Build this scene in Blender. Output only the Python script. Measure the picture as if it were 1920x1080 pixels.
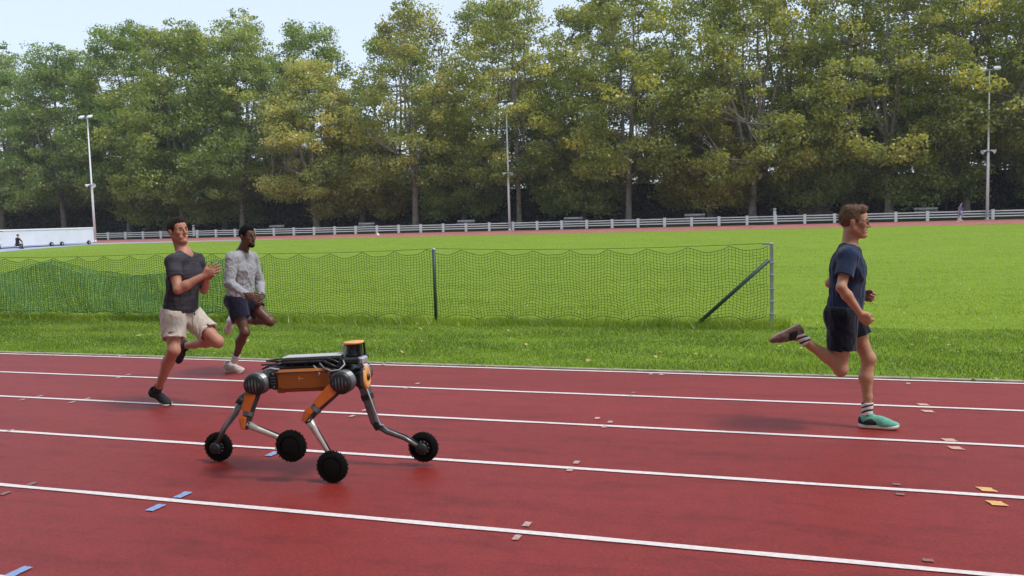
import bpy, bmesh, math, random
import numpy as np
from math import radians as R_, sin, cos, pi, sqrt
from mathutils import Vector, Matrix

# ------------------------------------------------------------------ scene, camera, light
for o in list(bpy.data.objects):
    bpy.data.objects.remove(o)
scene = bpy.context.scene
COL = scene.collection
random.seed(7)
RNG = np.random.default_rng(7)

CAM_F, CAM_H = 1647.94, 1.7211            # focal length in pixels of a 1920 wide frame, eye height in metres
YAW, PITCH, ROLL = -0.321784, -0.0818986, -0.0282946
fw = np.array([sin(YAW) * cos(PITCH), cos(YAW) * cos(PITCH), sin(PITCH)])
_r0 = np.array([cos(YAW), -sin(YAW), 0.0])
_u0 = np.cross(_r0, fw)
rt = cos(ROLL) * _r0 + sin(ROLL) * _u0
up = -sin(ROLL) * _r0 + cos(ROLL) * _u0
EYE = np.array([0, 0, CAM_H])
cam_data = bpy.data.cameras.new('camera')
cam_data.sensor_fit = 'HORIZONTAL'
cam_data.sensor_width = 36.0
cam_data.lens = CAM_F / 1920 * 36
cam_data.clip_start = 0.05
cam_data.clip_end = 4000
cam = bpy.data.objects.new('camera', cam_data)
COL.objects.link(cam)
cam.matrix_world = Matrix(((rt[0], up[0], -fw[0], 0), (rt[1], up[1], -fw[1], 0), (rt[2], up[2], -fw[2], CAM_H), (0, 0, 0, 1)))
scene.camera = cam

SUN_EL, SUN_AZ = 58.0, 94.0               # azimuth: degrees from +Y (away from the camera) towards +X
world = bpy.data.worlds.new('World')
scene.world = world
world.use_nodes = True
wn = world.node_tree
sky = wn.nodes.new('ShaderNodeTexSky')
sky.sky_type = 'NISHITA'
sky.sun_disc = False
sky.sun_elevation = R_(SUN_EL)
sky.sun_rotation = R_(SUN_AZ)
sky.air_density = 1.0
sky.dust_density = 2.0
sky.ozone_density = 1.2
veil = wn.nodes.new('ShaderNodeMix')          # thin even high cloud over the blue
veil.data_type = 'RGBA'
veil.inputs[0].default_value = 0.62
veil.inputs[7].default_value = (4.6, 5.1, 6.0, 1)
wn.links.new(sky.outputs[0], veil.inputs[6])
wn.links.new(veil.outputs[2], wn.nodes['Background'].inputs[0])
wn.nodes['Background'].inputs[1].default_value = 0.13
sun_d = bpy.data.lights.new('sun', 'SUN')
sun_d.energy = 1.5
sun_d.angle = R_(11)
sun_d.color = (1.0, 0.95, 0.88)
sun = bpy.data.objects.new('sun', sun_d)
COL.objects.link(sun)
_sd = Vector((cos(R_(SUN_EL)) * sin(R_(SUN_AZ)), cos(R_(SUN_EL)) * cos(R_(SUN_AZ)), sin(R_(SUN_EL))))
sun.rotation_euler = _sd.to_track_quat('Z', 'Y').to_euler()
scene.view_settings.view_transform = 'Standard'
scene.view_settings.look = 'None'
scene.view_settings.exposure = 0.70
scene.view_settings.gamma = 1.0
scene.view_settings.use_curve_mapping = False
scene.render.engine = 'CYCLES'
scene.cycles.max_bounces = 6
scene.cycles.transparent_max_bounces = 6


def at(x, y, Y):
    """World point seen at reference pixel (x, y) when it stands at distance Y across the track."""
    d = fw * CAM_F + (x - 960) * rt - (y - 540) * up
    return EYE + d * (Y / d[1])


def gnd(x, y, Z=0.0):
    d = fw * CAM_F + (x - 960) * rt - (y - 540) * up
    return EYE + d * ((Z - CAM_H) / d[2])


# ------------------------------------------------------------------ object helpers
def tag(o, label=None, cat=None, group=None, kind=None):
    if label: o['label'] = label
    if cat: o['category'] = cat
    if group: o['group'] = group
    if kind: o['kind'] = kind
    return o


def empty(name, loc, label=None, cat=None, group=None, rz=0.0):
    o = bpy.data.objects.new(name, None)
    COL.objects.link(o)
    o.location = loc
    o.rotation_euler = (0, 0, rz)
    return tag(o, label, cat, group)


def np_mesh(name, V, F, smooth=True):
    V = np.asarray(V, np.float32)
    F = np.asarray(F, np.int32)
    me = bpy.data.meshes.new(name)
    me.vertices.add(len(V))
    me.vertices.foreach_set('co', V.ravel())
    k = F.shape[1]
    me.loops.add(F.size)
    me.loops.foreach_set('vertex_index', F.ravel())
    me.polygons.add(len(F))
    me.polygons.foreach_set('loop_start', np.arange(0, F.size, k, dtype=np.int32))
    me.update(calc_edges=True)
    if smooth:
        me.polygons.foreach_set('use_smooth', np.ones(len(F), bool))
    return me


def link(name, me, mat, parent=None, loc=None):
    o = bpy.data.objects.new(name, me)
    COL.objects.link(o)
    if mat is not None and not me.materials:
        me.materials.append(mat)
    if parent is not None:
        o.parent = parent
    if loc is not None:
        o.location = loc
    return o


def _frame(d):
    d = np.asarray(d, float)
    d = d / np.linalg.norm(d)
    a = np.array([0, 0, 1.0]) if abs(d[2]) < 0.9 else np.array([1.0, 0, 0])
    s = np.cross(d, a); s /= np.linalg.norm(s)
    return d, s, np.cross(s, d)


def nrm(v):
    v = np.asarray(v, float)
    return v / np.linalg.norm(v)


class MB:
    """Collects simple solids into one mesh."""
    def __init__(self):
        self.v, self.f, self.sm = [], [], []

    def add(self, vs, fs, smooth=False):
        b = len(self.v)
        self.v.extend([tuple(map(float, v)) for v in vs])
        self.f.extend([tuple(b + i for i in f) for f in fs])
        self.sm.extend([smooth] * len(fs))
        return self

    def box(self, c, size, ax=None, bev=0.0):
        """box centred at c, size along axes ax (rows); bev chamfers the vertical section's corners."""
        ax = np.eye(3) if ax is None else np.asarray(ax, float)
        c = np.asarray(c, float)
        hx, hy, hz = [s / 2 for s in size]
        if bev <= 0:
            P = [c + ax[0] * sx * hx + ax[1] * sy * hy + ax[2] * sz * hz for sz in (-1, 1) for sx, sy in ((-1, -1), (1, -1), (1, 1), (-1, 1))]
            return self.add(P, [(3, 2, 1, 0), (4, 5, 6, 7), (0, 1, 5, 4), (1, 2, 6, 5), (2, 3, 7, 6), (3, 0, 4, 7)])
        b = min(bev, hx * .9, hy * .9, hz * .9)
        rings = []
        for z, ins in ((-hz, b), (-hz + b, 0), (hz - b, 0), (hz, b)):
            X, Y = hx - ins, hy - ins
            q = b * .6
            pts = [(-X, -Y + q), (-X + q, -Y), (X - q, -Y), (X, -Y + q), (X, Y - q), (X - q, Y), (-X + q, Y), (-X, Y - q)]
            rings.append([c + ax[0] * x + ax[1] * y + ax[2] * z for x, y in pts])
        fs = [tuple(reversed(range(8)))]
        for k in range(3):
            for i in range(8):
                j = (i + 1) % 8
                fs.append((k * 8 + i, k * 8 + j, k * 8 + 8 + j, k * 8 + 8 + i))
        fs.append(tuple(24 + i for i in range(8)))
        return self.add([p for r in rings for p in r], fs)

    def tube(self, pts, rad, n=10, cap=True, smooth=True):
        pts = [np.asarray(p, float) for p in pts]
        rad = list(rad) if hasattr(rad, '__len__') else [rad] * len(pts)
        V, Fs = [], []
        d0, s, t = _frame(pts[1] - pts[0])
        for i, p in enumerate(pts):
            d = pts[min(i + 1, len(pts) - 1)] - pts[max(i - 1, 0)]
            d = nrm(d)
            s = s - d * np.dot(s, d); s = nrm(s)
            t = np.cross(d, s)
            for k in range(n):
                a = 2 * pi * k / n
                V.append(p + rad[i] * (cos(a) * s + sin(a) * t))
        for i in range(len(pts) - 1):
            for k in range(n):
                j = (k + 1) % n
                Fs.append((i * n + k, i * n + j, i * n + n + j, i * n + n + k))
        self.add(V, Fs, smooth)
        if cap:
            b = len(self.v) - len(V)
            self.f.append(tuple(b + k for k in reversed(range(n)))); self.sm.append(False)
            e = b + (len(pts) - 1) * n
            self.f.append(tuple(e + k for k in range(n))); self.sm.append(False)
        return self

    def lathe(self, c, axis, prof, n=28, smooth=True):
        """prof: (distance along axis, radius) pairs; radius 0 closes an end."""
        d, s, t = _frame(axis)
        c = np.asarray(c, float)
        V, Fs = [], []
        for h, r in prof:
            for k in range(n):
                a = 2 * pi * k / n
                V.append(c + d * h + max(r, 1e-4) * (cos(a) * s + sin(a) * t))
        for i in range(len(prof) - 1):
            for k in range(n):
                j = (k + 1) % n
                Fs.append((i * n + k, i * n + j, i * n + n + j, i * n + n + k))
        return self.add(V, Fs, smooth)

    def build(self, name, mat, parent=None, loc=(0, 0, 0)):
        me = bpy.data.meshes.new(name)
        L = np.asarray(loc, float)
        me.from_pydata([tuple(np.asarray(v) - L) for v in self.v], [], self.f)
        me.polygons.foreach_set('use_smooth', self.sm)
        me.update()
        bm = bmesh.new(); bm.from_mesh(me)
        bmesh.ops.recalc_face_normals(bm, faces=bm.faces)
        bm.to_mesh(me); bm.free()
        o = link(name, me, mat, parent)
        if parent is None:
            o.location = loc
        return o


# ------------------------------------------------------------------ materials
def mat(name, col, rough=0.6, var=0.0, vscale=6.0, col2=None, bump=0.0, bscale=40.0, metal=0.0, spec=0.5, sss=0.0, coat=0.0, sheen=0.0):
    m = bpy.data.materials.new(name)
    m.use_nodes = True
    n, l = m.node_tree.nodes, m.node_tree.links
    b = n['Principled BSDF']
    b.inputs['Roughness'].default_value = rough
    b.inputs['Metallic'].default_value = metal
    b.inputs['Specular IOR Level'].default_value = spec
    b.inputs['Base Color'].default_value = (*col, 1)
    if sss:
        b.inputs['Subsurface Weight'].default_value = sss
        b.inputs['Subsurface Radius'].default_value = (0.02, 0.008, 0.004)
        b.inputs['Subsurface Scale'].default_value = 1.0
    if coat: b.inputs['Coat Weight'].default_value = coat
    if sheen: b.inputs['Sheen Weight'].default_value = sheen
    tc = n.new('ShaderNodeTexCoord')
    if var or col2:
        t = n.new('ShaderNodeTexNoise')
        t.inputs['Scale'].default_value = vscale
        t.inputs['Detail'].default_value = 6
        l.new(tc.outputs['Object'], t.inputs['Vector'])
        r = n.new('ShaderNodeMapRange')
        r.inputs[1].default_value, r.inputs[2].default_value = 0.3, 0.7
        l.new(t.outputs['Fac'], r.inputs[0])
        mx = n.new('ShaderNodeMix'); mx.data_type = 'RGBA'
        c2 = col2 or tuple(c * (1 + var) for c in col)
        c1 = col if col2 else tuple(c * (1 - var) for c in col)
        mx.inputs[6].default_value = (*c1, 1)
        mx.inputs[7].default_value = (*c2, 1)
        l.new(r.outputs[0], mx.inputs[0])
        l.new(mx.outputs[2], b.inputs['Base Color'])
    if bump:
        t2 = n.new('ShaderNodeTexNoise')
        t2.inputs['Scale'].default_value = bscale
        t2.inputs['Detail'].default_value = 5
        l.new(tc.outputs['Object'], t2.inputs['Vector'])
        bp = n.new('ShaderNodeBump')
        bp.inputs['Strength'].default_value = min(1.0, bump)
        bp.inputs['Distance'].default_value = 0.01
        l.new(t2.outputs['Fac'], bp.inputs['Height'])
        l.new(bp.outputs[0], b.inputs['Normal'])
    return m


def leaf_mat(name, dark, light, yellow, trans=0.45, tcol=1.6):
    """tint attribute 0..1 dark -> light green, above 1 towards yellow; object colour scales it."""
    m = bpy.data.materials.new(name)
    m.use_nodes = True
    n, l = m.node_tree.nodes, m.node_tree.links
    n.remove(n['Principled BSDF'])
    at_ = n.new('ShaderNodeAttribute'); at_.attribute_name = 'tint'
    cr = n.new('ShaderNodeValToRGB')
    e = cr.color_ramp.elements
    e[0].position, e[0].color = 0.0, (*dark, 1)
    e[1].position, e[1].color = 1.0, (*yellow, 1)
    x = e.new(0.55); x.color = (*light, 1)
    l.new(at_.outputs['Fac'], cr.inputs[0])
    oi = n.new('ShaderNodeObjectInfo')
    mx = n.new('ShaderNodeMix'); mx.data_type = 'RGBA'; mx.blend_type = 'MULTIPLY'
    mx.inputs[0].default_value = 1.0
    l.new(cr.outputs[0], mx.inputs[6]); l.new(oi.outputs['Color'], mx.inputs[7])
    df = n.new('ShaderNodeBsdfDiffuse')
    l.new(mx.outputs[2], df.inputs[0])
    tr = n.new('ShaderNodeBsdfTranslucent')
    sc = n.new('ShaderNodeMix'); sc.data_type = 'RGBA'; sc.blend_type = 'MULTIPLY'; sc.inputs[0].default_value = 1.0
    sc.inputs[7].default_value = (tcol * 1.05, tcol, tcol * 0.6, 1)
    l.new(mx.outputs[2], sc.inputs[6]); l.new(sc.outputs[2], tr.inputs[0])
    ms = n.new('ShaderNodeMixShader'); ms.inputs[0].default_value = trans
    l.new(df.outputs[0], ms.inputs[1]); l.new(tr.outputs[0], ms.inputs[2])
    gl = n.new('ShaderNodeBsdfGlossy'); gl.inputs['Roughness'].default_value = 0.45
    gl.inputs[0].default_value = (1, 1, 1, 1)
    m2 = n.new('ShaderNodeMixShader'); m2.inputs[0].default_value = 0.05
    l.new(ms.outputs[0], m2.inputs[1]); l.new(gl.outputs[0], m2.inputs[2])
    l.new(m2.outputs[0], n['Material Output'].inputs[0])
    return m


def track_material():
    m = bpy.data.materials.new('track_rubber')
    m.use_nodes = True
    n, l = m.node_tree.nodes, m.node_tree.links
    b = n['Principled BSDF']
    tc = n.new('ShaderNodeTexCoord')

    def noise(scale, detail, vec=None, rough=0.55):
        t = n.new('ShaderNodeTexNoise')
        t.inputs['Scale'].default_value = scale; t.inputs['Detail'].default_value = detail; t.inputs['Roughness'].default_value = rough
        l.new(vec or tc.outputs['Object'], t.inputs['Vector'])
        return t.outputs['Fac']
    mp = n.new('ShaderNodeMapping'); mp.inputs['Scale'].default_value = (0.25, 1.0, 1.0)
    l.new(tc.outputs['Object'], mp.inputs['Vector'])
    big = noise(0.9, 5, mp.outputs[0])
    mid = noise(9, 6)
    fine = noise(160, 3)
    def mixc(a, c, fac, lo, hi):
        r = n.new('ShaderNodeMapRange'); r.inputs[1].default_value, r.inputs[2].default_value = lo, hi
        l.new(fac, r.inputs[0])
        x = n.new('ShaderNodeMix'); x.data_type = 'RGBA'
        l.new(r.outputs[0], x.inputs[0])
        for k, v in ((6, a), (7, c)):
            if isinstance(v, tuple): x.inputs[k].default_value = (*v, 1)
            else: l.new(v, x.inputs[k])
        return x.outputs[2]
    c1 = mixc((0.19, 0.017, 0.014), (0.285, 0.029, 0.024), big, .3, .7)
    c2 = mixc((0.165, 0.015, 0.012), (0.30, 0.030, 0.024), mid, .35, .65)
    x = n.new('ShaderNodeMix'); x.data_type = 'RGBA'; x.inputs[0].default_value = .4
    l.new(c1, x.inputs[6]); l.new(c2, x.inputs[7])
    c3 = mixc((0.085, 0.010, 0.009), (0.38, 0.046, 0.037), fine, .35, .65)
    y = n.new('ShaderNodeMix'); y.data_type = 'RGBA'; y.inputs[0].default_value = .3
    l.new(x.outputs[2], y.inputs[6]); l.new(c3, y.inputs[7])
    mp2 = n.new('ShaderNodeMapping'); mp2.inputs['Scale'].default_value = (0.5, 2.2, 1.0)
    l.new(tc.outputs['Object'], mp2.inputs['Vector'])
    wear = mixc((1.0, 1.0, 1.0), (0.62, 0.60, 0.62), noise(2.3, 8, mp2.outputs[0], .68), .50, .74)
    grit = mixc((0.72, 0.70, 0.70), (1.22, 1.22, 1.24), noise(48, 4, None, .7), .32, .68)
    w1 = n.new('ShaderNodeMix'); w1.data_type = 'RGBA'; w1.blend_type = 'MULTIPLY'; w1.inputs[0].default_value = 1.0
    l.new(y.outputs[2], w1.inputs[6]); l.new(wear, w1.inputs[7])
    w2 = n.new('ShaderNodeMix'); w2.data_type = 'RGBA'; w2.blend_type = 'MULTIPLY'; w2.inputs[0].default_value = 1.0
    l.new(w1.outputs[2], w2.inputs[6]); l.new(grit, w2.inputs[7])
    l.new(w2.outputs[2], b.inputs['Base Color'])
    b.inputs['Roughness'].default_value = 0.55
    b.inputs['Specular IOR Level'].default_value = 0.30
    b.inputs['Specular Tint'].default_value = (1.0, 0.80, 0.74, 1)
    bp = n.new('ShaderNodeBump'); bp.inputs['Strength'].default_value = 0.15; bp.inputs['Distance'].default_value = 0.004
    l.new(fine, bp.inputs['Height']); l.new(bp.outputs[0], b.inputs['Normal'])
    return m


def grass_sheet_material():
    m = bpy.data.materials.new('turf')
    m.use_nodes = True
    n, l = m.node_tree.nodes, m.node_tree.links
    b = n['Principled BSDF']
    tc = n.new('ShaderNodeTexCoord')

    def noise(scale, detail, sx=1.0, rough=0.6):
        mp = n.new('ShaderNodeMapping'); mp.inputs['Scale'].default_value = (sx, 1, 1)
        l.new(tc.outputs['Object'], mp.inputs['Vector'])
        t = n.new('ShaderNodeTexNoise')
        t.inputs['Scale'].default_value = scale; t.inputs['Detail'].default_value = detail; t.inputs['Roughness'].default_value = rough
        l.new(mp.outputs[0], t.inputs['Vector'])
        return t.outputs['Fac']
    def ramp(fac, a, c, lo, hi):
        r = n.new('ShaderNodeMapRange'); r.inputs[1].default_value, r.inputs[2].default_value = lo, hi
        l.new(fac, r.inputs[0])
        x = n.new('ShaderNodeMix'); x.data_type = 'RGBA'
        l.new(r.outputs[0], x.inputs[0])
        x.inputs[6].default_value = (*a, 1); x.inputs[7].default_value = (*c, 1)
        return x.outputs[2]
    a = ramp(noise(0.22, 8, .45, .7), (0.145, 0.240, 0.012), (0.215, 0.325, 0.024), .35, .65)
    c = ramp(noise(3.0, 8), (0.118, 0.20, 0.010), (0.240, 0.345, 0.030), .3, .7)
    f = ramp(noise(60, 4), (0.090, 0.155, 0.008), (0.255, 0.365, 0.034), .3, .7)
    x = n.new('ShaderNodeMix'); x.data_type = 'RGBA'; x.inputs[0].default_value = .45
    l.new(a, x.inputs[6]); l.new(c, x.inputs[7])
    y = n.new('ShaderNodeMix'); y.data_type = 'RGBA'; y.inputs[0].default_value = .35
    l.new(x.outputs[2], y.inputs[6]); l.new(f, y.inputs[7])
    l.new(y.outputs[2], b.inputs['Base Color'])
    b.inputs['Roughness'].default_value = 0.9
    b.inputs['Specular IOR Level'].default_value = 0.2
    bp = n.new('ShaderNodeBump'); bp.inputs['Strength'].default_value = 0.6; bp.inputs['Distance'].default_value = 0.03
    l.new(noise(45, 4), bp.inputs['Height']); l.new(bp.outputs[0], b.inputs['Normal'])
    return m


M = {}
M['track'] = track_material()
M['turf'] = grass_sheet_material()
M['verge'] = mat('verge_soil_grass', (0.06, 0.12, 0.012), .95, col2=(0.10, 0.17, 0.02), vscale=5, bump=.6, bscale=50, spec=.1)
M['far_earth'] = mat('dark_earth', (0.03, 0.045, 0.018), .95, col2=(0.07, 0.06, 0.035), vscale=.7, bump=.4, bscale=8, spec=.1)  # dark green to brown earth tone, mixed evenly over the whole ground
M['line'] = mat('line_paint', (0.82, 0.75, 0.73), .6, var=.05, vscale=30, col2=(0.66, 0.57, 0.55), bump=.3, bscale=200)
M['blue_tape'] = mat('blue_mark_paint', (0.20, 0.40, 0.70), .6, col2=(0.26, 0.26, 0.42), vscale=34)
M['yellow_tape'] = mat('yellow_mark_paint', (0.80, 0.50, 0.16), .6, col2=(0.62, 0.34, 0.13), vscale=34)
M['peach_tape'] = mat('peach_mark_paint', (0.74, 0.48, 0.34), .6, col2=(0.48, 0.22, 0.17), vscale=34)
M['white_tape'] = mat('worn_white_mark_paint', (0.60, 0.45, 0.42), .6, col2=(0.34, 0.16, 0.14), vscale=38)
M['faded_tape'] = mat('faded_mark_paint', (0.25, 0.13, 0.11), .6, var=.15, vscale=60)
M['kerb'] = mat('kerb_concrete', (0.33, 0.28, 0.22), .9, var=.25, vscale=9, bump=.5, bscale=60, spec=.2)
M['apron'] = mat('grey_blue_apron', (0.34, 0.38, 0.50), .7, var=.06, vscale=2)
M['white_paint'] = mat('white_painted_concrete', (0.80, 0.79, 0.75), .6, var=.07, vscale=3, bump=.15)
M['white_cover'] = mat('white_sheet_cover', (0.66, 0.69, 0.74), .55, var=.05, vscale=.8)
M['galv'] = mat('galvanised_steel', (0.42, 0.45, 0.50), .45, var=.15, vscale=20, metal=.6)
M['pole_white'] = mat('pale_painted_pole', (0.70, 0.72, 0.72), .4, var=.05)
M['green_paint'] = mat('dark_green_paint', (0.025, 0.065, 0.055), .5, var=.2, vscale=30)
M['net_green'] = mat('green_net_cord', (0.05, 0.21, 0.11), .8, spec=.2)
M['net_dark'] = mat('dark_net_cord', (0.02, 0.06, 0.025), .8, spec=.2)
M['lampglass'] = mat('lamp_glass', (0.75, 0.77, 0.78), .2)
M['bark'] = mat('plane_bark', (0.12, 0.10, 0.082), .9, col2=(0.27, 0.235, 0.19), vscale=1.6, bump=.6, bscale=6, spec=.2)
M['leaf'] = leaf_mat('plane_leaf', (0.095, 0.135, 0.032), (0.235, 0.285, 0.068), (0.44, 0.41, 0.11), trans=.5, tcol=1.9)
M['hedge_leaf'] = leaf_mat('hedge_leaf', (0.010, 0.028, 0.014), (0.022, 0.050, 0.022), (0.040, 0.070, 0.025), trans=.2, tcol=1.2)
M['grass_blade'] = leaf_mat('grass_blade', (0.085, 0.150, 0.008), (0.188, 0.285, 0.016), (0.33, 0.42, 0.045), trans=.5, tcol=1.6)
M['dead_leaf'] = mat('fallen_leaf', (0.55, 0.43, 0.20), .8, col2=(0.36, 0.24, 0.10), vscale=3)
M['bench'] = mat('bench_boards', (0.50, 0.50, 0.47), .7, var=.15, vscale=6)
M['steel_dark'] = mat('dark_steel', (0.05, 0.05, 0.05), .5, metal=.4)
M['stone'] = mat('brown_stone', (0.15, 0.125, 0.085), .9, var=.3, vscale=2, bump=.5, bscale=10)
M['black'] = mat('black_plastic', (0.012, 0.012, 0.014), .38, var=.2, vscale=20)
M['rubber'] = mat('black_rubber', (0.006, 0.006, 0.006), .85, spec=.2, bump=.3, bscale=90)


# ------------------------------------------------------------------ ground, track, markings (structure)
def sheet(name, poly, z, m, parent=None, kind='structure', cuts=0):
    me = bpy.data.meshes.new(name)
    me.from_pydata([(x, y, 0) for x, y in poly], [], [tuple(range(len(poly)))])
    o = link(name, me, m, parent, (0, 0, z))
    if parent is None: tag(o, kind=kind)
    return o


def rect(x0, x1, y0, y1):
    return [(x0, y0), (x1, y0), (x1, y1), (x0, y1)]


ground = sheet('ground', rect(-1500, 1500, -1500, 1500), -0.012, M['far_earth'])
field = sheet('grass_field', rect(-75, 60, 9.2, 79), -0.006, M['turf'])
LINE_Y = [9.33, 8.08, 6.88, 5.665, 4.43, 3.21, 1.99]
track = sheet('running_track', rect(-140, 90, 0.8, 9.36), 0.0, M['track'])
far_track = sheet('far_track', rect(-140, 90, 77.0, 98.2), 0.0, mat('painted_sheen_track_rubber', (.30, .095, .080), .8, col2=(.38, .15, .125), vscale=.35, bump=.2, bscale=60, spec=.3))  # same rubber, lighter: sunlight and grazing sheen painted into the colour
apron = sheet('paved_apron', [(-50, 77.3), (-58, 75.4), (-66, 73.6), (-69, 71.6), (-66, 64.5), (-61.5, 55), (-57, 48), (-52, 41), (-140, 41), (-140, 79.4), (-50, 78.1)], 0.005, M['apron'])
tag(apron, kind='structure')


def line_strip(y, w, x0, x1, parent, seed):
    """a painted line with slightly uneven edges."""
    rs = np.random.default_rng(seed)
    n = int((x1 - x0) / .25)
    xs = np.linspace(x0, x1, n)
    V, F_ = [], []
    j1, j2 = rs.normal(0, .0022, n), rs.normal(0, .0022, n)
    for i, x in enumerate(xs):
        V += [(x, y - w / 2 + j1[i], 0), (x, y + w / 2 + j2[i], 0)]
    for i in range(n - 1):
        F_.append((2 * i, 2 * i + 2, 2 * i + 3, 2 * i + 1))
    o = link('lane_line', np_mesh('lane_line', V, F_, False), M['line'], parent)
    o.location = (0, 0, 0.005)
    return o


for i, y in enumerate(LINE_Y):
    line_strip(y - (.0 if i else .03), .052, -60, 25, track, i)
for i in range(9):
    b_ = sheet('lane_line', rect(-110, 60, 78.3 + i * 1.22, 78.36 + i * 1.22), 0.005, M['line'], far_track)
# concrete edging between lawn and lane
mb = MB()
xs = np.arange(-60, 25, 1.0)
for x in xs:
    mb.box((x + .5, 9.415 + .006 * sin(x * 3.1), 0.002), (.99, .07, .022), bev=.006)
tag(mb.build('kerb', M['kerb']), kind='structure')


def mark(px, py, w, h, m, skew=0.0):
    c = gnd(px, py)
    rs = np.random.default_rng(int(px * 7 + py))
    V = []
    cs = [(-w / 2 - skew, -h / 2), (w / 2 - skew, -h / 2), (w / 2 + skew, h / 2), (-w / 2 + skew, h / 2)]
    for i in range(4):
        a, b = np.array(cs[i]), np.array(cs[(i + 1) % 4])
        for t in (0, .2, .4, .6, .8):
            q = a + (b - a) * t + rs.normal(0, .0022, 2)
            V.append((q[0], q[1], 0))
    me = bpy.data.meshes.new('lane_mark')
    me.from_pydata(V, [], [tuple(range(20))])
    o = link('lane_mark', me, m, track, (c[0], c[1], 0.006))
    return o


for (x, y, m) in ((292, 953, 'blue_tape'), (343, 929, 'blue_tape'), (35, 1073, 'blue_tape'), (511, 852, 'blue_tape'),
                  (545, 843, 'blue_tape')):
    mark(x, y, .06, .12, M[m])
for (x, y, m) in ((222, 709, 'white_tape'), (241, 703, 'white_tape'), (75, 743.5, 'white_tape'), (42, 750, 'white_tape'), (135, 755, 'white_tape'),
                  (164, 748, 'white_tape'), (20, 808, 'white_tape'), (763, 728, 'white_tape'), (783, 720, 'white_tape'), (660, 781, 'white_tape'),
                  (684, 770, 'white_tape'), (60, 908, 'faded_tape'), (10, 926, 'faded_tape'), (1184, 741, 'faded_tape'), (1188, 737, 'faded_tape'),
                  (1120, 785, 'peach_tape'), (1144, 792, 'white_tape'), (1134, 801, 'white_tape'), (1081, 868, 'white_tape'), (1069, 882, 'white_tape'),
                  (988, 984, 'white_tape'), (969, 1009, 'white_tape'), (1220, 702, 'white_tape'), (1240, 703, 'white_tape'), (1703, 720, 'white_tape')):
    mark(x, y, .04, .07, M[m])
for (x, y, m) in ((1731, 759.5, 'peach_tape'), (1740, 772, 'peach_tape'), (1780, 826, 'peach_tape'), (1792, 841, 'peach_tape'), (1850, 919, 'yellow_tape'), (1869, 945, 'yellow_tape')):
    mark(x, y, .085, .078, M[m], -.012)
for (x, y) in ((1681, 909.5), (1688, 928), (1740, 1052)):
    mark(x, y, .045, .035, M['faded_tape'])


# ------------------------------------------------------------------ grass blades and fallen leaves (stuff)
def blades(name, n, sampler, hgt, wid, tint, seed, chunk_label=None):
    rs = np.random.default_rng(seed)
    x, y, z, dens = sampler(rs, n)
    n = len(x)
    h = hgt[0] + (hgt[1] - hgt[0]) * rs.random(n) ** 1.5
    h = h * dens
    a = rs.random(n) * 2 * pi
    w = wid * (.6 + .8 * rs.random(n))
    lean = rs.normal(0, .45, (n, 2)) * h[:, None]
    V = np.zeros((n, 3, 3), np.float32)
    V[:, 0, 0] = x - w * np.cos(a); V[:, 0, 1] = y - w * np.sin(a); V[:, 0, 2] = z
    V[:, 1, 0] = x + w * np.cos(a); V[:, 1, 1] = y + w * np.sin(a); V[:, 1, 2] = z
    V[:, 2, 0] = x + lean[:, 0]; V[:, 2, 1] = y + lean[:, 1]; V[:, 2, 2] = z + h
    F_ = np.arange(n * 3).reshape(n, 3)
    me = np_mesh(name, V.reshape(-1, 3), F_, False)
    t = tint[0] + (tint[1] - tint[0]) * rs.random(n)
    t = t + .24 * np.sin(x * 1.7 + np.sin(y * 2.3) * 1.5) * np.sin(y * 2.9 + 1.3 * np.sin(x * .9))
    at_ = me.attributes.new('tint', 'FLOAT', 'POINT')
    at_.data.foreach_set('value', np.repeat(np.clip(t, 0, 1), 3).astype(np.float32))
    o = link(name, me, M['grass_blade'])
    return tag(o, chunk_label, None, None, 'stuff')


def s_strip(rs, n):
    y = 9.46 + 3.78 * rs.random(n)
    x = -23 + 34 * rs.random(n)
    # keep only what lies in or near the camera's view
    k = (x > -1.4 * y - 4) & (x < .45 * y + 5)
    x, y = x[k], y[k]
    d = .8 + .35 * np.sin(x * 2.1 + 1.3 * np.sin(y * 3)) * np.sin(y * 4.3 + x)
    return x, y, np.zeros(len(x)), d


def s_ridge(rs, n):
    x = -19 + 18.8 * rs.random(n)
    y = 13.25 + .16 * rs.normal(0, 1, n)
    return x, y, np.zeros(n), .9 + .5 * np.sin(x * 1.7 + np.sin(x * 4.1)) ** 2


def s_field(rs, n):
    y = 13.3 * (70 / 13.3) ** (rs.random(n))
    x = -1.4 * y - 4 + (1.9 * y + 9) * rs.random(n)
    k = x > -55
    x, y = x[k], y[k]; n = len(x)
    return x, y, np.zeros(n), (y / 20) ** .35 * (.8 + .25 * np.sin(x * .8 + np.sin(y * 1.1)) * np.sin(y * .9))


blades('verge_grass', 285000, s_strip, (.018, .048), .0042, (.0, .34), 1, 'dark green grass on the verge between track and net')
blades('ridge_grass', 26000, s_ridge, (.05, .14), .005, (.35, .85), 2, 'brighter long grass along the foot of the net')
blades('field_grass', 380000, s_field, (.022, .045), .009, (.55, 1.0), 3, 'bright green mown grass of the infield')

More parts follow.
